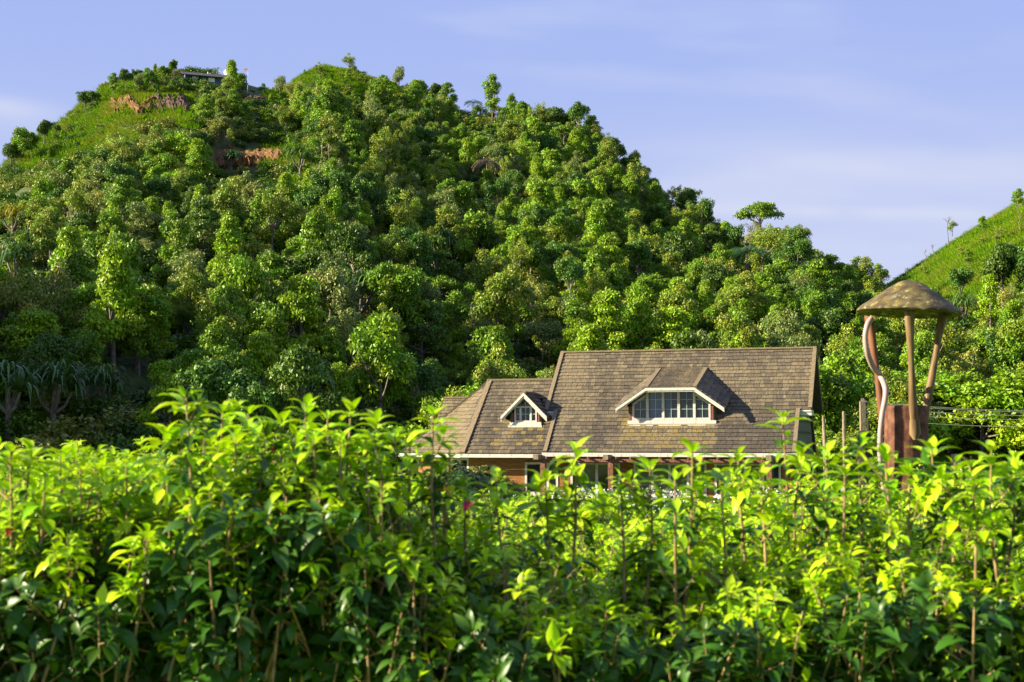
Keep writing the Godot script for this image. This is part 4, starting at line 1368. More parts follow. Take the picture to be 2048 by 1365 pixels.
# ---------------------------------------------------------------- mushroom lamp
func make_lamp() -> void:
	var d := 7.0
	var base := at(1815, 1000, d)
	base.y = 0.0
	var o := thing("mushroom_lamp", base)
	meta(o, "rustic wooden mushroom lamp with domed cap on a thick red brown log post", "garden lamp")
	var L := func(u: float, v: float, off := 0.0) -> Vector3: return at(u, v, d + off) - base
	# log post, slightly irregular, with a worn top edge
	var topy: float = L.call(1815, 812).y
	var m := MB.new(true)
	var rows := [[-0.1, 1.05], [0.0, 1.04], [0.5, 1.0], [topy - 0.3, 1.0], [topy - 0.06, 1.0], [topy - 0.012, 0.985], [topy, 0.93]]
	var sides := 28
	for k in rows.size():
		for q in sides:
			var an := TAU * q / sides
			var rad: float = 0.105 * rows[k][1] * (1.0 + 0.035 * sin(an * 3.0 + 1.0) + 0.02 * sin(an * 7.0 + rows[k][0] * 2.0))
			m.v.append(Vector3(cos(an) * rad, rows[k][0], sin(an) * rad))
			m.n.append(Vector3(cos(an), 0.0 if k < 6 else 0.7, sin(an)).normalized())
			m.c.append(Color.WHITE)
	for k in rows.size() - 1:
		for q in sides:
			var a := k * sides + q
			var b := k * sides + (q + 1) % sides
			for w in [a, b, a + sides, b, b + sides, a + sides]: m.i.append(w)
	for q in range(1, sides - 1):
		var t := (rows.size() - 1) * sides
		m.tri(m.v[t], m.v[t + q + 1], m.v[t + q])
	put("post", m.mesh(mat.log_wood), o)
	# cap: a turned dome with a thin rim, hollow below
	var c := MB.new(true)
	var prof := [[0.0, 0.150], [0.035, 0.149], [0.055, 0.143], [0.075, 0.131], [0.12, 0.100], [0.165, 0.066], [0.205, 0.036], [0.238, 0.011], [0.250, 0.0], [0.251, -0.008], [0.246, -0.012], [0.20, 0.004], [0.12, 0.018], [0.0, 0.022]]
	var ns := 56
	for k in prof.size():
		var p0: Array = prof[maxi(k - 1, 0)]
		var p1: Array = prof[mini(k + 1, prof.size() - 1)]
		var nr := Vector2(-(p1[1] - p0[1]), p1[0] - p0[0]).normalized()
		for q in ns:
			var an := TAU * q / ns
			var rad: float = prof[k][0] * (1.0 + 0.012 * sin(an * 2.0 + 0.6) + 0.008 * sin(an * 5.0))
			var yy: float = prof[k][1] + noise_c.get_noise_2d(cos(an) * 40.0 * prof[k][0] * 8.0, sin(an) * 40.0 * prof[k][0] * 8.0) * 0.004
			# split in the wood running up from the rim
			var crack := absf(angle_difference(an, PI / 2 + 0.15 - prof[k][0] * 1.2 + 0.2))
			if k > 4 and k < 10 and crack < 0.06: yy -= 0.006
			c.v.append(Vector3(cos(an) * rad, yy, sin(an) * rad))
			c.n.append(Vector3(cos(an) * nr.x, nr.y, sin(an) * nr.x) * (1.0 if k < 10 else 1.0))
			c.c.append(Color.WHITE)
	for k in prof.size() - 1:
		for q in ns:
			var a := k * ns + q
			var b := k * ns + (q + 1) % ns
			for w in [a, a + ns, b, b, a + ns, b + ns]: c.i.append(w)
	var cap := put("cap", c.mesh(mat.cap_wood), o, L.call(1818, 623))
	cap.rotation.z = deg_to_rad(-3.2)
	# three legs, flared at both ends
	var i := 0
	for q in [[Vector2(1738, 632), Vector2(1768, 840), -0.05, -0.03, "leg_red"], [Vector2(1819, 622), Vector2(1829, 870), 0.17, 0.085, "leg_wood"], [Vector2(1886, 632), Vector2(1849, 840), -0.06, -0.01, "leg_wood"]]:
		var a: Vector3 = L.call(q[0].x, q[0].y, -q[2])
		var b: Vector3 = L.call(q[1].x, q[1].y, -q[3])
		var pts := []
		var rad := []
		for k in 9:
			var f := k / 8.0
			pts.append(a.lerp(b, f))
			rad.append(0.0175 + 0.006 * pow(absf(f - 0.5) * 2.0, 4.0) + 0.003 * sin(f * 9.0 + i))
		var lm := MB.new(true)
		lm.tube(pts, rad, 14)
		put("leg", lm.mesh(mat[q[4]]), o)
		i += 1
	# iron shoe where the front leg meets the post
	var shoe := MB.new(true)
	shoe.tube([L.call(1829, 840, -0.1), L.call(1830, 868, -0.1), L.call(1831, 880, -0.098)], [0.024, 0.030, 0.012], 12)
	put("leg_foot", shoe.mesh(mat.leg_wood), o)
	# ribbed cable conduit winding round the left leg
	var line := Curve3D.new()
	var prev := []
	for q in [[1743, 638, -0.06], [1735, 652, -0.09], [1731, 676, -0.09], [1735, 705, -0.08], [1746, 733, -0.03], [1761, 752, 0.02], [1771, 775, -0.06], [1771, 797, -0.09], [1765, 830, -0.10], [1761, 870, -0.10], [1761, 915, -0.10], [1766, 960, -0.09], [1771, 1000, -0.09], [1772, 1100, -0.09]]:
		prev.append(L.call(q[0], q[1], q[2]))
	for k in prev.size():
		var tg: Vector3 = (prev[mini(k + 1, prev.size() - 1)] - prev[maxi(k - 1, 0)]) / 6.0
		line.add_point(prev[k], -tg, tg)
	var hm := MB.new(true)
	var hp := []
	var hr := []
	var len := line.get_baked_length()
	var nrib := int(len / 0.0026)
	for k in nrib + 1:
		hp.append(line.sample_baked(len * k / nrib, true))
		hr.append(0.0148 if k % 4 < 2 else 0.0112)
	hm.tube(hp, hr, 10)
	put("cable_conduit", hm.mesh(mat.hose_plastic), o)
	var so := MB.new(true)
	so.tube([L.call(1741, 634, -0.06), L.call(1748, 636, -0.06), L.call(1752, 640, -0.06)], [0.008, 0.014, 0.011], 10)
	put("bulb_socket", so.mesh(mat.socket_brass), o)

# ---------------------------------------------------------------- fence, pole, wires, odds and ends
func post_mesh(h: float, w: float, m: Material, sd: int) -> ArrayMesh:
	var mb := MB.new(true)
	mb.tube([Vector3(0, -0.6, 0), Vector3(0.01 * (sd % 3), h * 0.5, 0), Vector3(0, h - 0.03, 0), Vector3(0, h, 0)], [w, w * 0.95, w * 0.88, w * 0.55], 9)
	return mb.mesh(m)

func make_yard() -> void:
	var n := 0
	for q in [[1688, 823, 38.0, 0.052, "tall grey round fence post standing alone left of the mushroom lamp"], [1657, 837, 41.0, 0.05, "leaning grey fence post close to the cottage gable"], [1647, 832, 43.0, 0.045, "thin grey fence post nearest the cottage gable"]]:
		var p := at(q[0], q[1], q[2])
		var g := lawn_y(p.x, q[2])
		var o := put("fence_post", post_mesh(p.y - g, q[3], mat.grey_timber, n), self, Vector3(p.x, g, p.z))
		if n == 1: o.rotation.z = 0.04
		meta(o, q[4], "fence post", "fence posts beside the cottage")
		n += 1
	# service pole with a wire rack
	var pt := at(1725, 797, 42.0)
	var gy := lawn_y(pt.x, 42.0)
	var o2 := thing("service_pole", Vector3(pt.x, gy, pt.z))
	meta(o2, "squared grey timber service pole with a wire rack, left of the mushroom lamp", "pole")
	var pm := MB.new()
	pm.box(Vector3(-0.075, -0.6, -0.075), Vector3(0.075, pt.y - gy - 0.1, 0.075))
	pm.quad(Vector3(-0.075, pt.y - gy - 0.1, 0.075), Vector3(0.075, pt.y - gy - 0.1, 0.075), Vector3(0.04, pt.y - gy, 0.02), Vector3(-0.04, pt.y - gy, 0.02))
	pm.quad(Vector3(0.075, pt.y - gy - 0.1, -0.075), Vector3(-0.075, pt.y - gy - 0.1, -0.075), Vector3(-0.04, pt.y - gy, -0.02), Vector3(0.04, pt.y - gy, -0.02))
	put("post", pm.mesh(mat.grey_timber), o2)
	var rk := MB.new(true)
	rk.tube([at(1733, 803, 42.0) - o2.position, at(1733, 842, 42.0) - o2.position], [0.02, 0.02], 6)
	put("wire_rack", rk.mesh(mat.batten), o2)
	for v: float in [804, 815, 826, 838]:
		var im := MB.new(true)
		im.tube([at(1727, v, 42.0) - o2.position, at(1735, v, 42.0) - o2.position], [0.02, 0.025], 6)
		put("insulator", im.mesh(mat.concrete), o2)
	n = 0
	for q in [[804, 815, "topmost"], [806, 818, "second"], [815, 825, "third"], [826, 833, "fourth"], [838, 848, "lowest"]]:
		var a := at(1733, q[0], 42.0)
		var b := at(2048, q[1], 42.0)
		var far := a + (b - a) * 1.6
		var pts := []
		for k in 13:
			var f := k / 12.0
			pts.append(a.lerp(far, f) + Vector3(0, -0.22 * 4.0 * f * (1.0 - f) * 0.5, 0))
		var wm := MB.new(true)
		var rad := []
		for k in 13: rad.append(0.009)
		wm.tube(pts, rad, 5)
		meta(put("overhead_wire", wm.mesh(mat.steel_wire)), "%s of the thin wires running right from the service pole" % q[2], "wire", "wires behind the mushroom lamp")
		n += 1
	# charred stump in front of the pole
	var sp := at(1729, 905, 39.0)
	sp.y = lawn_y(sp.x, 39.0)
	var cm := MB.new(true)
	var th := at(1729, 862, 39.0).y - sp.y
	cm.tube([Vector3(0, -0.3, 0), Vector3(0.02, th * 0.5, 0), Vector3(-0.02, th * 0.85, 0), Vector3(0.0, th, 0)], [0.24, 0.2, 0.17, 0.15], 11)
	cm.tube([Vector3(0.1, th * 0.8, 0), Vector3(0.13, th + 0.1, 0), Vector3(0.12, th + 0.32, 0)], [0.08, 0.05, 0.01], 7)
	meta(put("charred_stump", cm.mesh(mat.char), self, sp), "black charred broken trunk at the foot of the service pole", "stump")
	# sawn block, pail and stakes on the lawn at the edge of the wood
	var bp := at(1912, 931, 72.0)
	bp.y = lawn_y(bp.x, 72.0)
	var bm := MB.new(true)
	var bh := at(1912, 909, 72.0).y - bp.y
	bm.tube([Vector3(0, -0.1, 0), Vector3(0.02, bh * 0.5, 0), Vector3(0, bh - 0.03, 0), Vector3(0, bh, 0)], [0.26, 0.24, 0.25, 0.22], 9)
	meta(put("sawn_log", bm.mesh(mat.cut_wood), self, bp), "upright sawn tan log standing on the lawn beside the forest", "log")
	var lg := MB.new(true)
	lg.tube([Vector3(-0.75, 0.14, 0), Vector3(0.0, 0.16, 0.05), Vector3(0.5, 0.15, 0.1)], [0.15, 0.16, 0.14], 9)
	meta(put("fallen_log", lg.mesh(mat.bark), self, bp + Vector3(-1.0, 0, 0.3)), "brown log lying on the lawn left of the sawn log", "log")
	var wb := at(1925, 931, 71.0)
	wb.y = lawn_y(wb.x, 71.0)
	var wm2 := MB.new(true)
	wm2.tube([Vector3(0, 0, 0), Vector3(0, 0.22, 0), Vector3(0, 0.26, 0)], [0.07, 0.09, 0.095], 12)
	meta(put("white_pail", wm2.mesh(mat.white_thing), self, wb), "small white pail beside the sawn log", "pail")
	for q in [[1942, 912, "thin wooden stake right of the white pail"], [1978, 918, "thicker short stake farther right of the pail"]]:
		var sp2 := at(q[0], q[1], 73.0)
		var g2 := lawn_y(sp2.x, 73.0)
		meta(put("garden_stake", post_mesh(maxf(sp2.y - g2, 0.5), 0.035, mat.cut_wood, 1), self, Vector3(sp2.x, g2, sp2.z)), q[2], "stake", "stakes on the lawn")

func make_hilltop() -> void:
	# a low building among the trees at the top
	var p := surf(408, 174, 150.0)
	p.y += 0.5
	var o := thing("hilltop_house", p, 0.35)
	meta(o, "low dark roofed building half hidden by trees on the hilltop", "house")
	var w := MB.new()
	w.box(Vector3(-3.2, -1.5, -2.0), Vector3(3.2, 1.0, 1.6))
	put("wall", w.mesh(mat.wall_blue), o)
	var rf2 := MB.new()
	deck(rf2, [Vector3(-3.7, 0.75, 2.3), Vector3(3.7, 0.75, 2.3), Vector3(3.7, 1.75, -0.2), Vector3(-3.7, 1.75, -0.2)])
	deck(rf2, [Vector3(-3.7, 1.75, -0.2), Vector3(3.7, 1.75, -0.2), Vector3(3.7, 0.75, -2.6), Vector3(-3.7, 0.75, -2.6)])
	put("roof", rf2.mesh(mat.roof_dark), o)
	for x: float in [-1.6, 0.9]:
		var g := MB.new()
		g.box(Vector3(x - 0.5, 0.0, 1.61), Vector3(x + 0.5, 0.65, 1.64))
		put("window", g.mesh(mat.white_thing), o)
	var dp := surf(452, 174, 150.0)
	var dish := thing("satellite_dish", dp)
	meta(dish, "white round satellite dish above the trees on the hilltop", "satellite dish")
	var pole := MB.new(true)
	var dh := at(451, 145, -dp.z).y - dp.y
	pole.tube([Vector3(0, -0.5, 0), Vector3(0, dh, 0)], [0.05, 0.05], 7)
	put("pole", pole.mesh(mat.white_thing), dish)
	var bowl := MB.new(true)
	bowl.tube([Vector3(0, 0, -0.14), Vector3(0, 0, -0.1), Vector3(0, 0, -0.02), Vector3(0, 0, 0.1)], [0.05, 0.2, 0.32, 0.42], 18)
	var bo := put("bowl", bowl.mesh(mat.white_thing), dish, Vector3(0, dh, 0.15))
	bo.rotation = Vector3(0, -0.5, 0)
	var fp := surf(495, 184, 150.0)
	var flag := thing("flag_pole", fp)
	meta(flag, "thin flag pole flying a small red, white and blue striped flag", "flag")
	var fh := at(495, 137, -fp.z).y - fp.y
	var fm := MB.new(true)
	fm.tube([Vector3(0, -0.5, 0), Vector3(0, fh, 0)], [0.022, 0.016], 6)
	put("pole", fm.mesh(mat.white_thing), flag)
	var fl := Node3D.new()
	fl.name = "flag"
	flag.add_child(fl)
	var y := fh
	for q in [[0.07, "flag_red"], [0.07, "white_thing"], [0.15, "flag_blue"], [0.07, "white_thing"], [0.07, "flag_red"]]:
		var s := MB.new()
		s.box(Vector3(-0.62, y - q[0], -0.01), Vector3(-0.03, y - 0.001, 0.01))
		y -= q[0]
		put("stripe", s.mesh(mat[q[1]]), fl)
	for q in [[344, 168, 139, "left"], [348, 168, 137, "right"]]:
		var mp := surf(q[0], q[1], 150.0)
		var mm := MB.new(true)
		mm.tube([Vector3(0, -0.5, 0), Vector3(0, at(q[0], q[2], -mp.z).y - mp.y, 0)], [0.06, 0.05], 6)
		meta(put("mast", mm.mesh(mat.batten), self, mp), "%s of two thin dark masts on the hilltop" % q[3], "mast", "masts on the hilltop")
	var ap := surf(415, 174, 150.0)
	var aerial := thing("aerial_mast", ap)
	meta(aerial, "white aerial mast in front of the hilltop building", "mast")
	var ah := at(415, 144, -ap.z).y - ap.y
	var a1 := MB.new(true)
	a1.tube([Vector3(0, -0.5, 0), Vector3(0, ah, 0)], [0.09, 0.07], 7)
	put("pole", a1.mesh(mat.white_thing), aerial)
	var a2 := MB.new()
	a2.box(Vector3(0.1, ah - 0.3, -0.03), Vector3(0.4, ah - 0.2, 0.03))
	a2.box(Vector3(0.1, ah - 0.7, -0.03), Vector3(0.35, ah - 0.6, 0.03))
	put("bracket", a2.mesh(mat.white_thing), aerial)

# ---------------------------------------------------------------- garden shrubs in front of the house
func make_garden() -> void:
	var r := RandomNumberGenerator.new()
	r.seed = 61
	# strap-leaved shrub before the wing
	var mb := MB.new()
	for k in 260:
		var d := ball(r)
		d.y = absf(d.y) * 0.9
		var p := Vector3(d.x * 0.95, 0.5 + d.y * 1.05, d.z * 0.9) * r.randf_range(0.75, 1.0)
		var up := (d + Vector3.UP * 0.6).normalized()
		for q in 9:
			var an := TAU * q / 9.0 + r.randf()
			var s := up.cross(Vector3(0.3, 0.2, 0.9)).normalized()
			var o := s * cos(an) + up.cross(s) * sin(an)
			var c := Color(0.055, 0.15, 0.012) if r.randf() < 0.72 else Color(0.30, 0.30, 0.03)
			var dir := (o + up * 0.5 + Vector3.DOWN * 0.25).normalized()
			mb.col = c * r.randf_range(0.7, 1.3)
			var sd := dir.cross(up).normalized() * 0.028
			var m := p + dir * 0.16
			var e := m + (dir + Vector3.DOWN * 0.8).normalized() * 0.15
			mb.quad(p - sd * 0.5, p + sd * 0.5, m + sd, m - sd)
			mb.tri(m - sd, m + sd, e)
	var crown := mb.mesh(mat.strap_leaf)
	var st := MB.new(true)
	for k in 5: st.tube([Vector3(0, -0.3, 0), Vector3(r.randf_range(-0.5, 0.5), 1.1, r.randf_range(-0.4, 0.4))], [0.04, 0.02], 6)
	var stm := st.mesh(mat.bark)
	var n := 0
	for q in [[958, 54.4, 1.35, "large strap leaved shrub with yellow tips before the cottage wing"], [900, 53.0, 1.5, "yellow tipped strap leaved shrub left of the larger one by the wing"], [1010, 54.6, 1.0, "strap leaved shrub against the planks beside the first tall window"]]:
		var x: float = (q[0] - 1024.0) / FOCAL * q[1]
		var o := thing("garden_shrub", Vector3(x, lawn_y(x, q[1]), -q[1]), n * 1.3)
		o.scale = Vector3.ONE * float(q[2])
		put("foliage", crown, o)
		put("stems", stm, o)
		meta(o, q[3], "shrub", "strap leaved shrubs before the wing")
		n += 1
	# low round shrubs, some in white flower
	var low := [crown_mesh(951, "bush", Color(0.10, 0.22, 0.015), 2200, 0.13), crown_mesh(952, "bush", Color(0.07, 0.16, 0.015), 2200, 0.12), crown_mesh(953, "bush", Color(0.19, 0.29, 0.02), 2000, 0.13)]
	var fl := MB.new()
	for k in 260:
		var d := ball(r)
		d.y = absf(d.y)
		var p := Vector3(0, 0.35, 0) + Vector3(d.x * 1.35, d.y * 1.1 + 0.25, d.z * 1.35) * r.randf_range(0.85, 1.05)
		for q in 4:
			var o := ball(r)
			blade(fl, p, (o + d).normalized(), (d + ball(r) * 0.4).normalized(), 0.075, 0.06, Color(0.85, 0.84, 0.80))
	var flower := fl.mesh(mat.tinted)
	n = 0
	for q in [[1150, 52.0, 0.85, 1, 1], [1215, 51.5, 0.8, 1, 1], [1300, 51.0, 0.85, 1, 1], [1350, 51.5, 0.8, 1, 1], [1480, 50.5, 0.85, 1, 1], [1540, 50.0, 0.85, 1, 1], [1420, 51.0, 0.7, 0, 0], [1090, 52.0, 0.75, 0, 0], [1040, 51.0, 0.8, 0, 0], [980, 50.0, 0.8, 2, 0], [920, 48.0, 0.8, 0, 0], [860, 46.0, 0.85, 2, 0], [800, 44.0, 0.9, 2, 0], [740, 42.0, 0.85, 2, 0], [690, 41.0, 0.95, 2, 0], [640, 40.0, 0.9, 0, 0], [1600, 50.0, 0.9, 0, 0], [1640, 48.0, 0.9, 2, 0], [1690, 46.0, 0.8, 1, 0], [1610, 56.0, 1.3, 1, 0], [1650, 58.0, 1.5, 2, 0], [1670, 60.0, 1.7, 2, 0], [560, 42.0, 0.9, 2, 0], [480, 44.0, 0.9, 0, 0], [420, 45.0, 1.0, 2, 0]]:
		var x: float = (q[0] - 1024.0) / FOCAL * q[1]
		var o := thing("low_shrub" if q[4] == 0 else "flowering_shrub", Vector3(x, lawn_y(x, q[1]) - 0.05, -q[1]), n * 0.9)
		o.scale = Vector3(1, 0.85, 1) * float(q[2])
		put("foliage", low[q[3]][0], o)
		put("stems", low[q[3]][1], o)
		if q[4]:
			meta(put("blossom", flower, o), "", "", "", "stuff")
		var near: String = "beneath the cottage windows" if q[0] > 1030 and q[0] < 1590 else ("beside the cottage gable" if q[0] >= 1590 else ("before the cottage wing" if q[0] > 900 else "on the lawn left of the cottage"))
		var look: String = "white flowering low shrub" if q[4] else ["fresh green low shrub", "dark green low shrub", "yellowish green low shrub"][q[3]]
		var rank: int = 0
		meta(o, "%s %s" % [look, near], "shrub", "low shrubs round the cottage")
		n += 1
	number_alike("low_shrub")
	number_alike("flowering_shrub")
	# bushes under the trees to the right of the house
	var kb := [kinds[2], kinds[4], kinds[3], kinds[7]]
	n = 0
	for q in [[1672, 905, 66.0, 0.62, 1], [1700, 900, 70.0, 0.6, 1], [1640, 910, 68.0, 0.7, 0], [1760, 905, 78.0, 0.8, 1], [1850, 915, 80.0, 0.85, 2], [1905, 905, 82.0, 1.05, 0], [1960, 905, 80.0, 1.0, 3], [2020, 900, 80.0, 1.1, 0], [2075, 900, 79.0, 1.1, 2], [1800, 900, 84.0, 1.0, 0]]:
		var x: float = (q[0] - 1024.0) / FOCAL * q[2]
		var k: Array = kb[q[4]]
		var o := thing(k[4], Vector3(x, land_y(x, q[2]) - 0.9 * q[3], -q[2]), q[0] * 0.1)
		o.scale = Vector3(1, 0.8, 1) * float(q[3])
		put("crown", k[0], o)
		put("trunk", k[1], o)
		meta(o, "low %s tree at the lawn edge, %s from left" % [k[2], ORD[[2, 3, 0, 4, 6, 7, 8, 9, 10, 5][n] if n != 2 else 0]], "tree", "trees at the lawn edge")
		n += 1
	# trees right behind the roof
	n = 0
	for q in [[1130, 74.0, 0.9, 8], [1215, 75.0, 1.0, 2], [1300, 74.0, 0.95, 6], [1385, 75.0, 1.05, 1], [1470, 73.0, 0.95, 3], [1545, 74.0, 0.95, 2], [1650, 72.0, 0.95, 1], [800, 72.0, 0.8, 3], [880, 73.0, 0.8, 15], [960, 75.0, 0.85, 2], [1050, 76.0, 0.9, 0]]:
		var x: float = (q[0] - 1024.0) / FOCAL * q[1]
		var k: Array = kinds[q[3]]
		var o := thing(k[4], Vector3(x, land_y(x, q[1]), -q[1]), q[0] * 0.2)
		o.scale = Vector3.ONE * float(q[2])
		put("crown", k[0], o)
		put("trunk", k[1], o)
		meta(o, "%s tree directly behind the cottage roofs, %s from left" % [k[2], ORD[[4, 5, 6, 7, 8, 9, 10, 0, 1, 2, 3][n]]], "tree", "trees directly behind the cottage")
		n += 1

# things of one name and look: count them from the left
func number_alike(prefix: String) -> void:
	var by := {}
	for o in get_children():
		if o is Node3D and o.name.begins_with(prefix):
			var l: String = o.get_meta("label")
			if not by.has(l): by[l] = []
			by[l].append(o)
	for l in by:
		var a: Array = by[l]
		a.sort_custom(func(p, q): return pix(p.position).x < pix(q.position).x)
		if a.size() > 1:
			for k in a.size(): a[k].set_meta("label", "%s, %s from left" % [l, ORD[k]])

# ---------------------------------------------------------------- hedge
# a folded, arching leaf
func leaf(mb: MB, base: Vector3, dir: Vector3, up: Vector3, ln: float, wd: float, droop: float, c: Color) -> void:
	var p := base
	var d := dir.normalized()
	var k0 := mb.v.size()
	var prof := [0.10, 0.72, 1.0, 0.80, 0.38, 0.02]
	for k in 6:
		var side := d.cross(up).normalized()
		var nr := side.cross(d).normalized()
		var w: float = wd * 0.5 * prof[k]
		mb.v.append(p - side * w + nr * w * 0.38)
		mb.v.append(p)
		mb.v.append(p + side * w + nr * w * 0.38)
		mb.n.append((nr + side * 0.38).normalized())
		mb.n.append(nr)
		mb.n.append((nr - side * 0.38).normalized())
		mb.c.append(c); mb.c.append(c * 1.12); mb.c.append(c)
		p += d * ln / 5.0
		d = (d + Vector3.DOWN * droop).normalized()
	for k in 5:
		var a := k0 + k * 3
		for q in [a, a + 3, a + 1, a + 1, a + 3, a + 4, a + 1, a + 4, a + 2, a + 2, a + 4, a + 5]: mb.i.append(q)
	mb.smooth = true

const YOUNG := Color(0.46, 0.74, 0.012)
const FRESH := Color(0.25, 0.52, 0.010)
const MATURE_OR_SHADED := Color(0.052, 0.150, 0.012)  # leaf age, and on the lower growth also painted shade

# leaves of one shoot, tip at the origin, stem going down; each leaf: [base, dir, length, width, droop, colour]
func shoot_leaves(r: RandomNumberGenerator, long: float, old_or_shaded: bool) -> Array:
	var out := []
	var y := 0.0
	var node := 0
	var turn := r.randf() * TAU
	while y > -long:
		var n := [4, 4, 3, 3][mini(node, 3)] as int
		var odds := 1.0 if node < 7 else 0.72
		for k in n:
			if r.randf() > odds * 0.9: continue
			var an := turn + TAU * k / n + r.randf_range(-0.55, 0.55)
			var o := Vector3(cos(an), 0, sin(an))
			var lift: float = [1.15, 0.55, 0.35, 0.2, 0.05][mini(node, 4)] + r.randf_range(-0.45, 0.4)
			var ln: float = [0.028, 0.040, 0.047, 0.049, 0.046][mini(node, 4)] * r.randf_range(0.6, 1.25)
			var c := YOUNG if node < 3 else (FRESH if node < 6 else MATURE_OR_SHADED)
			if node >= 3 and r.randf() < 0.3: c = MATURE_OR_SHADED
			if old_or_shaded: c = MATURE_OR_SHADED  # lower growth goes all dark, shade painted into the leaf colour
			c = c * r.randf_range(0.75, 1.2)
			c.r *= r.randf_range(0.85, 1.2)
			out.append([Vector3(0, y, 0) + o * 0.004, (o + Vector3.UP * lift), ln, ln * r.randf_range(0.40, 0.50), r.randf_range(0.12, 0.30), c])
		turn += PI / 2 + r.randf_range(-0.2, 0.2)
		y -= 0.008 + 0.0035 * mini(node, 4) + r.randf_range(0.0, 0.009)
		node += 1
	return out

# short twigs branching off a stem, each with its own tuft
func side_twigs(r: RandomNumberGenerator, lf: MB, sm: MB, tip: Vector3, n: int, old_or_shaded: bool) -> void:
	for k in n:
		var an := r.randf() * TAU
		var out := Vector3(cos(an), r.randf_range(0.5, 1.6), sin(an)).normalized()
		var root := tip + Vector3(0, -r.randf_range(0.05, 0.22), 0)
		var e := root + out * r.randf_range(0.035, 0.10)
		sm.tube([root, root.lerp(e, 0.5) + Vector3(0, -0.004, 0), e], [0.0018, 0.0014, 0.001], 5)
		var ax := out.cross(Vector3(0.2, 0.1, 0.95)).normalized()
		var bs := Basis(ax, out, ax.cross(out))
		for l in shoot_leaves(r, r.randf_range(0.012, 0.05), old_or_shaded or r.randf() < 0.3):
			leaf(lf, e + bs * (l[0] as Vector3), bs * (l[1] as Vector3), Vector3.UP, l[2] * r.randf_range(0.8, 1.15), l[3], l[4], l[5])

func hedge_top(x: float, d: float) -> float:
	var u := 1024.0 + FOCAL * x / d
	return 1.336 + 0.012 * clampf((d - 2.4) / 1.7, 0.0, 1.0) + 0.162 * (1.0 - smoothstep(600.0, 985.0, u)) * smoothstep(-300.0, 400.0, u) + 0.12 * (1.0 - smoothstep(-300.0, 400.0, u)) + 0.05 * smoothstep(1250.0, 1650.0, u) - 0.03 * smoothstep(1720.0, 1880.0, u) + 0.06 * exp(-pow((u - 620.0) / 260.0, 2.0)) * (1.0 - smoothstep(2.8, 3.6, d)) + 0.075 * noise_c.get_noise_2d(x * 16.0, d * 16.0)

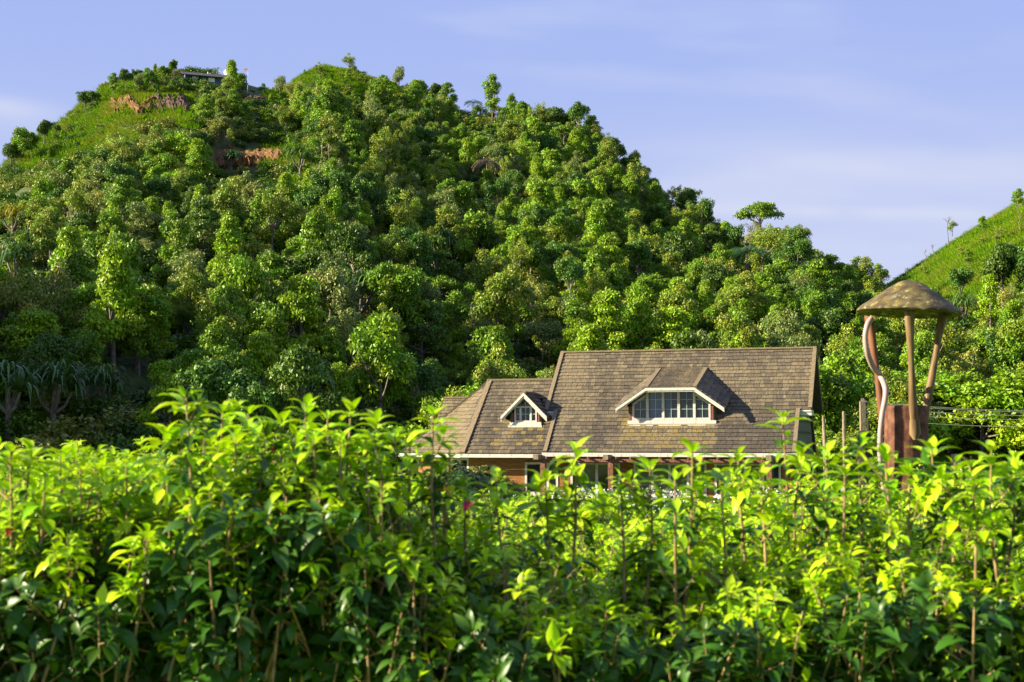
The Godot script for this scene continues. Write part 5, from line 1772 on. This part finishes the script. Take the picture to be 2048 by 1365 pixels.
func make_hedge() -> void:
	var r := RandomNumberGenerator.new()
	r.seed = 19
	var h := thing("hedge", Vector3(0, 0, -3.2))
	meta(h, "long leafy hedge with lime green young shoots across the foreground", "hedge")
	# single shoots that stand up against what lies behind: column, row of the tip, distance, visible length
	var tips := [[372, 795, 2.5, 0.23], [328, 868, 2.55, 0.23], [445, 815, 2.8, 0.19], [496, 828, 2.7, 0.23], [560, 842, 2.75, 0.19], [612, 812, 2.7, 0.23], [655, 838, 2.6, 0.19], [702, 822, 2.65, 0.23], [752, 845, 2.8, 0.19], [866, 830, 2.65, 0.27], [62, 900, 2.55, 0.19], [120, 912, 2.7, 0.19], [252, 915, 2.6, 0.19], [1152, 900, 2.7, 0.27], [1090, 962, 2.75, 0.19], [1385, 905, 2.65, 0.25], [1300, 935, 2.7, 0.19], [1476, 910, 2.9, 0.19], [1566, 836, 3.1, 0.11], [1600, 912, 2.95, 0.19], [1655, 905, 2.85, 0.19], [1716, 888, 2.85, 0.23], [1770, 915, 2.75, 0.19], [1864, 900, 2.75, 0.19], [1984, 903, 2.65, 0.23], [2030, 918, 2.75, 0.19], [990, 985, 2.7, 0.19]]
	var extra := [[820, 885, 2.7], [196, 928, 2.65], [20, 903, 2.5], [1520, 938, 2.85], [1242, 980, 2.7], [930, 965, 2.75], [1820, 935, 2.7], [410, 850, 2.7], [470, 870, 2.6], [530, 880, 2.6], [590, 870, 2.6], [680, 880, 2.55], [730, 890, 2.6], [790, 870, 2.75], [900, 900, 2.7], [1440, 950, 2.7], [1350, 960, 2.6], [1690, 940, 2.7], [1910, 925, 2.7], [1940, 935, 2.6], [160, 940, 2.6], [300, 920, 2.7], [90, 945, 2.5]]
	var count := 0
	for t in tips:
		var p := at(t[0], t[1], t[2]) - h.position
		var m := MB.new(true)
		if count + 11 > 300: break
		var low := p + Vector3(r.randf_range(-0.04, 0.04), -maxf(t[3] + 0.16, p.y - 1.05), r.randf_range(-0.04, 0.04))
		m.tube([p, p.lerp(low, 0.25) + Vector3(r.randf_range(-0.008, 0.008), 0, r.randf_range(-0.006, 0.006)), p.lerp(low, 0.6) + Vector3(r.randf_range(-0.02, 0.02), 0, r.randf_range(-0.02, 0.02)), low], [0.0018, 0.0026, 0.0034, 0.0042], 7)
		var sh := put("shoot", m.mesh(mat.green_stem if t[2] > 3.1 else mat.stem_bark), h)
		var n := 0
		var rest := MB.new(true)
		for l in shoot_leaves(r, t[3], false):
			n += 1
			if n > 11:
				leaf(rest, p + l[0], l[1], Vector3.UP, l[2] * 1.15, l[3] * 1.15, l[4], l[5])
				continue
			count += 1
			var lm := MB.new(true)
			leaf(lm, Vector3.ZERO, l[1], Vector3.UP, l[2] * 1.4, l[3] * 1.35, l[4], l[5])
			put("leaf", lm.mesh(mat.hedge_leaf), sh, p + l[0])
		var twig := MB.new(true)
		side_twigs(r, rest, twig, p, 5 if t[0] != 1566 else 0, false)
		if twig.v.size(): put("twigs", twig.mesh(mat.stem_bark), sh)
		if rest.v.size(): meta(put("lower_leaves", rest.mesh(mat.hedge_leaf), sh), "", "", "", "stuff")
	# the rest of the shoots, as one mass
	var mass := Node3D.new()
	mass.name = "foliage"
	h.add_child(mass)
	meta(mass, "", "", "", "stuff")
	var kindsh := []
	for k in 20:
		var lf := MB.new(true)
		var old_or_shaded := k >= 14  # dark kinds that carry the painted shade of the lower hedge
		for l in shoot_leaves(r, r.randf_range(0.05, 0.13) if not old_or_shaded else 0.14, old_or_shaded): leaf(lf, l[0], l[1], Vector3.UP, l[2], l[3], l[4], l[5])
		var sm := MB.new(true)
		side_twigs(r, lf, sm, Vector3.ZERO, r.randi_range(2, 4), old_or_shaded)
		sm.tube([Vector3.ZERO, Vector3(r.randf_range(-0.01, 0.01), -0.1, r.randf_range(-0.01, 0.01)), Vector3(r.randf_range(-0.03, 0.03), -0.34, r.randf_range(-0.03, 0.03))], [0.0014, 0.0024, 0.0034], 6)
		var am := ArrayMesh.new()
		lf.add_to(am, mat.hedge_leaf)
		sm.add_to(am, mat.stem_bark)
		kindsh.append(am)
	var places := []
	for k in 20: places.append([])
	for k in 6200:
		var d := r.randf_range(2.42, 5.6)
		var x := r.randf_range(-1.25 - d * 0.36, 1.0 + d * 0.36)
		var s := r.randf_range(0.6, 1.08)
		var lean := Basis(Vector3(r.randf_range(-1, 1), 0, r.randf_range(-1, 1)).normalized(), r.randf_range(0.0, 0.38))
		var down := absf(r.randfn()) * 0.065
		var y := hedge_top(x, d) - down + (r.randf_range(0.03, 0.11) if r.randf() < 0.13 else 0.0)
		places[r.randi() % 14].append(Transform3D(lean * Basis(Vector3.UP, r.randf() * TAU) * s, Vector3(x, y, -d) - h.position))
	for t in extra: places[r.randi() % 14].append(Transform3D(Basis(Vector3.UP, r.randf() * TAU) * 1.1, at(t[0], t[1], t[2]) - h.position))
	for k in 260:        # leafy face towards the lawn path
		var x := r.randf_range(-1.9, 1.7)
		var d := r.randf_range(2.36, 2.6)
		var y := hedge_top(x, d) - r.randf_range(0.05, 0.24)
		var lean := Basis(Vector3(1, 0, r.randf_range(-0.8, 0.8)).normalized(), r.randf_range(0.1, 1.0))
		places[14 + r.randi() % 6].append(Transform3D(lean * Basis(Vector3.UP, r.randf() * TAU) * r.randf_range(0.8, 1.3), Vector3(x, y, -d) - h.position))
	for k in 1100:        # older side growth lower down, shade painted into its dark leaves
		var x := r.randf_range(-2.6, 2.4)
		var d := 2.45 + pow(r.randf(), 1.3) * 1.7
		x *= 0.45 + d * 0.2
		var y := hedge_top(x, d) - r.randf_range(0.12, 0.27)
		if noise_c.get_noise_2d(x * 30.0, y * 30.0) < -0.12 and y < hedge_top(x, d) - 0.2: continue
		var lean := Basis(Vector3(r.randf_range(-0.4, 1.0), 0, r.randf_range(-1, 1)).normalized(), r.randf_range(0.2, 1.1))
		places[14 + r.randi() % 6].append(Transform3D(lean * Basis(Vector3.UP, r.randf() * TAU) * r.randf_range(1.0, 1.35), Vector3(x, y, -d) - h.position))
	for k in 20: many("shoots", kindsh[k], places[k], mass)
	# woody stems up from the ground
	var wood := []
	for k in 6:
		var m := MB.new(true)
		var j := Vector3(r.randf_range(-0.06, 0.06), 0.45, r.randf_range(-0.06, 0.06))
		m.tube([Vector3(0, -0.1, 0), j * 0.5, j], [0.016, 0.013, 0.011], 7)
		for q in 4:
			var an := r.randf() * TAU
			var a := j + Vector3(cos(an) * 0.12, 0.32, sin(an) * 0.12)
			m.tube([j, j.lerp(a, 0.5) + Vector3(0, -0.02, 0), a], [0.009, 0.007, 0.006], 6)
			for w in 3:
				var b := a + Vector3(r.randf_range(-0.13, 0.13), r.randf_range(0.26, 0.42), r.randf_range(-0.13, 0.13))
				m.tube([a, a.lerp(b, 0.5) + Vector3(r.randf_range(-0.015, 0.015), 0, 0), b], [0.006, 0.0045, 0.003], 6)
		wood.append(m.mesh(mat.stem_bark))
	for k in 110:
		var o := put("stem", wood[k % 6], h, Vector3(r.randf_range(-2.5, 2.4), 0, r.randf_range(-0.85, 0.72)))
		o.rotation.y = r.randf() * TAU
	# a few yellow and orange leaves hanging at the tips
	for q in [[872, 985, 2.6, Color(0.62, 0.34, 0.02)], [945, 1005, 2.55, Color(0.42, 0.015, 0.04)], [28, 1062, 2.5, Color(0.32, 0.015, 0.02)], [98, 1078, 2.55, Color(0.30, 0.015, 0.02)], [525, 900, 2.7, Color(0.52, 0.03, 0.02)], [125, 985, 2.6, Color(0.50, 0.17, 0.06)], [1585, 995, 2.9, Color(0.55, 0.22, 0.08)], [1620, 1000, 2.95, Color(0.50, 0.16, 0.05)], [1905, 918, 2.9, Color(0.38, 0.2, 0.05)]]:
		var lm := MB.new(true)
		leaf(lm, Vector3.ZERO, Vector3(r.randf_range(-0.4, 0.8), r.randf_range(0.0, 0.5), 0.6), Vector3.UP, 0.046, 0.018, 0.3, q[3] * 0.75)
		meta(put("leaf", lm.mesh(mat.hedge_leaf), h, at(q[0], q[1], q[2]) - h.position), "withered red or orange leaf")

# short mown grass where the lawn shows through the hedge and beyond it
func make_lawn_grass() -> void:
	var r := RandomNumberGenerator.new()
	r.seed = 5
	var kindsg := []
	for k in 3:
		var mb := MB.new()
		for q in 46:
			var an := r.randf() * TAU
			var d := Vector3(cos(an), 0, sin(an))
			blade(mb, Vector3(r.randf_range(-0.13, 0.13), 0, r.randf_range(-0.13, 0.13)), (d * r.randf_range(0.1, 0.9) + Vector3.UP).normalized(), (-d + Vector3.UP * 0.5).normalized(), r.randf_range(0.03, 0.07), 0.009, [Color(0.17, 0.36, 0.012), Color(0.23, 0.40, 0.018), Color(0.13, 0.30, 0.01)][k] * r.randf_range(0.75, 1.25))
		kindsg.append(mb.mesh(mat.grass_blade))
	var places := [[], [], []]
	for k in 15000:
		var d := 6.0 + pow(r.randf(), 0.75) * 16.0
		var x := r.randf_range(-1.0, 1.0) * (d * 0.38 + 0.8)
		places[r.randi() % 3].append(Transform3D(Basis(Vector3.UP, r.randf() * TAU) * r.randf_range(0.8, 1.3), Vector3(x, lawn_y(x, d), -d)))
	for k in 9000:
		var d := r.randf_range(56.0, 84.0)
		var x := r.randf_range(15.0, 32.0)
		places[r.randi() % 3].append(Transform3D(Basis(Vector3.UP, r.randf() * TAU) * r.randf_range(1.5, 3.0), Vector3(x, land_y(x, d), -d)))
	var o := Node3D.new()
	o.name = "lawn_grass"
	add_child(o)
	meta(o, "short bright green lawn grass behind the hedge", "grass", "", "stuff")
	for k in 3: many("tufts", kindsg[k], places[k], o)

func _ready() -> void:
	make_view()
	make_materials()
	print("view ", Time.get_ticks_msec())
	make_land()
	print("land ", Time.get_ticks_msec())
	make_house()
	print("house ", Time.get_ticks_msec())
	make_forest()
	print("forest ", Time.get_ticks_msec())
	make_lamp()
	make_yard()
	make_hilltop()
	make_garden()
	print("garden ", Time.get_ticks_msec())
	make_hedge()
	make_lawn_grass()
	print("done ", Time.get_ticks_msec())
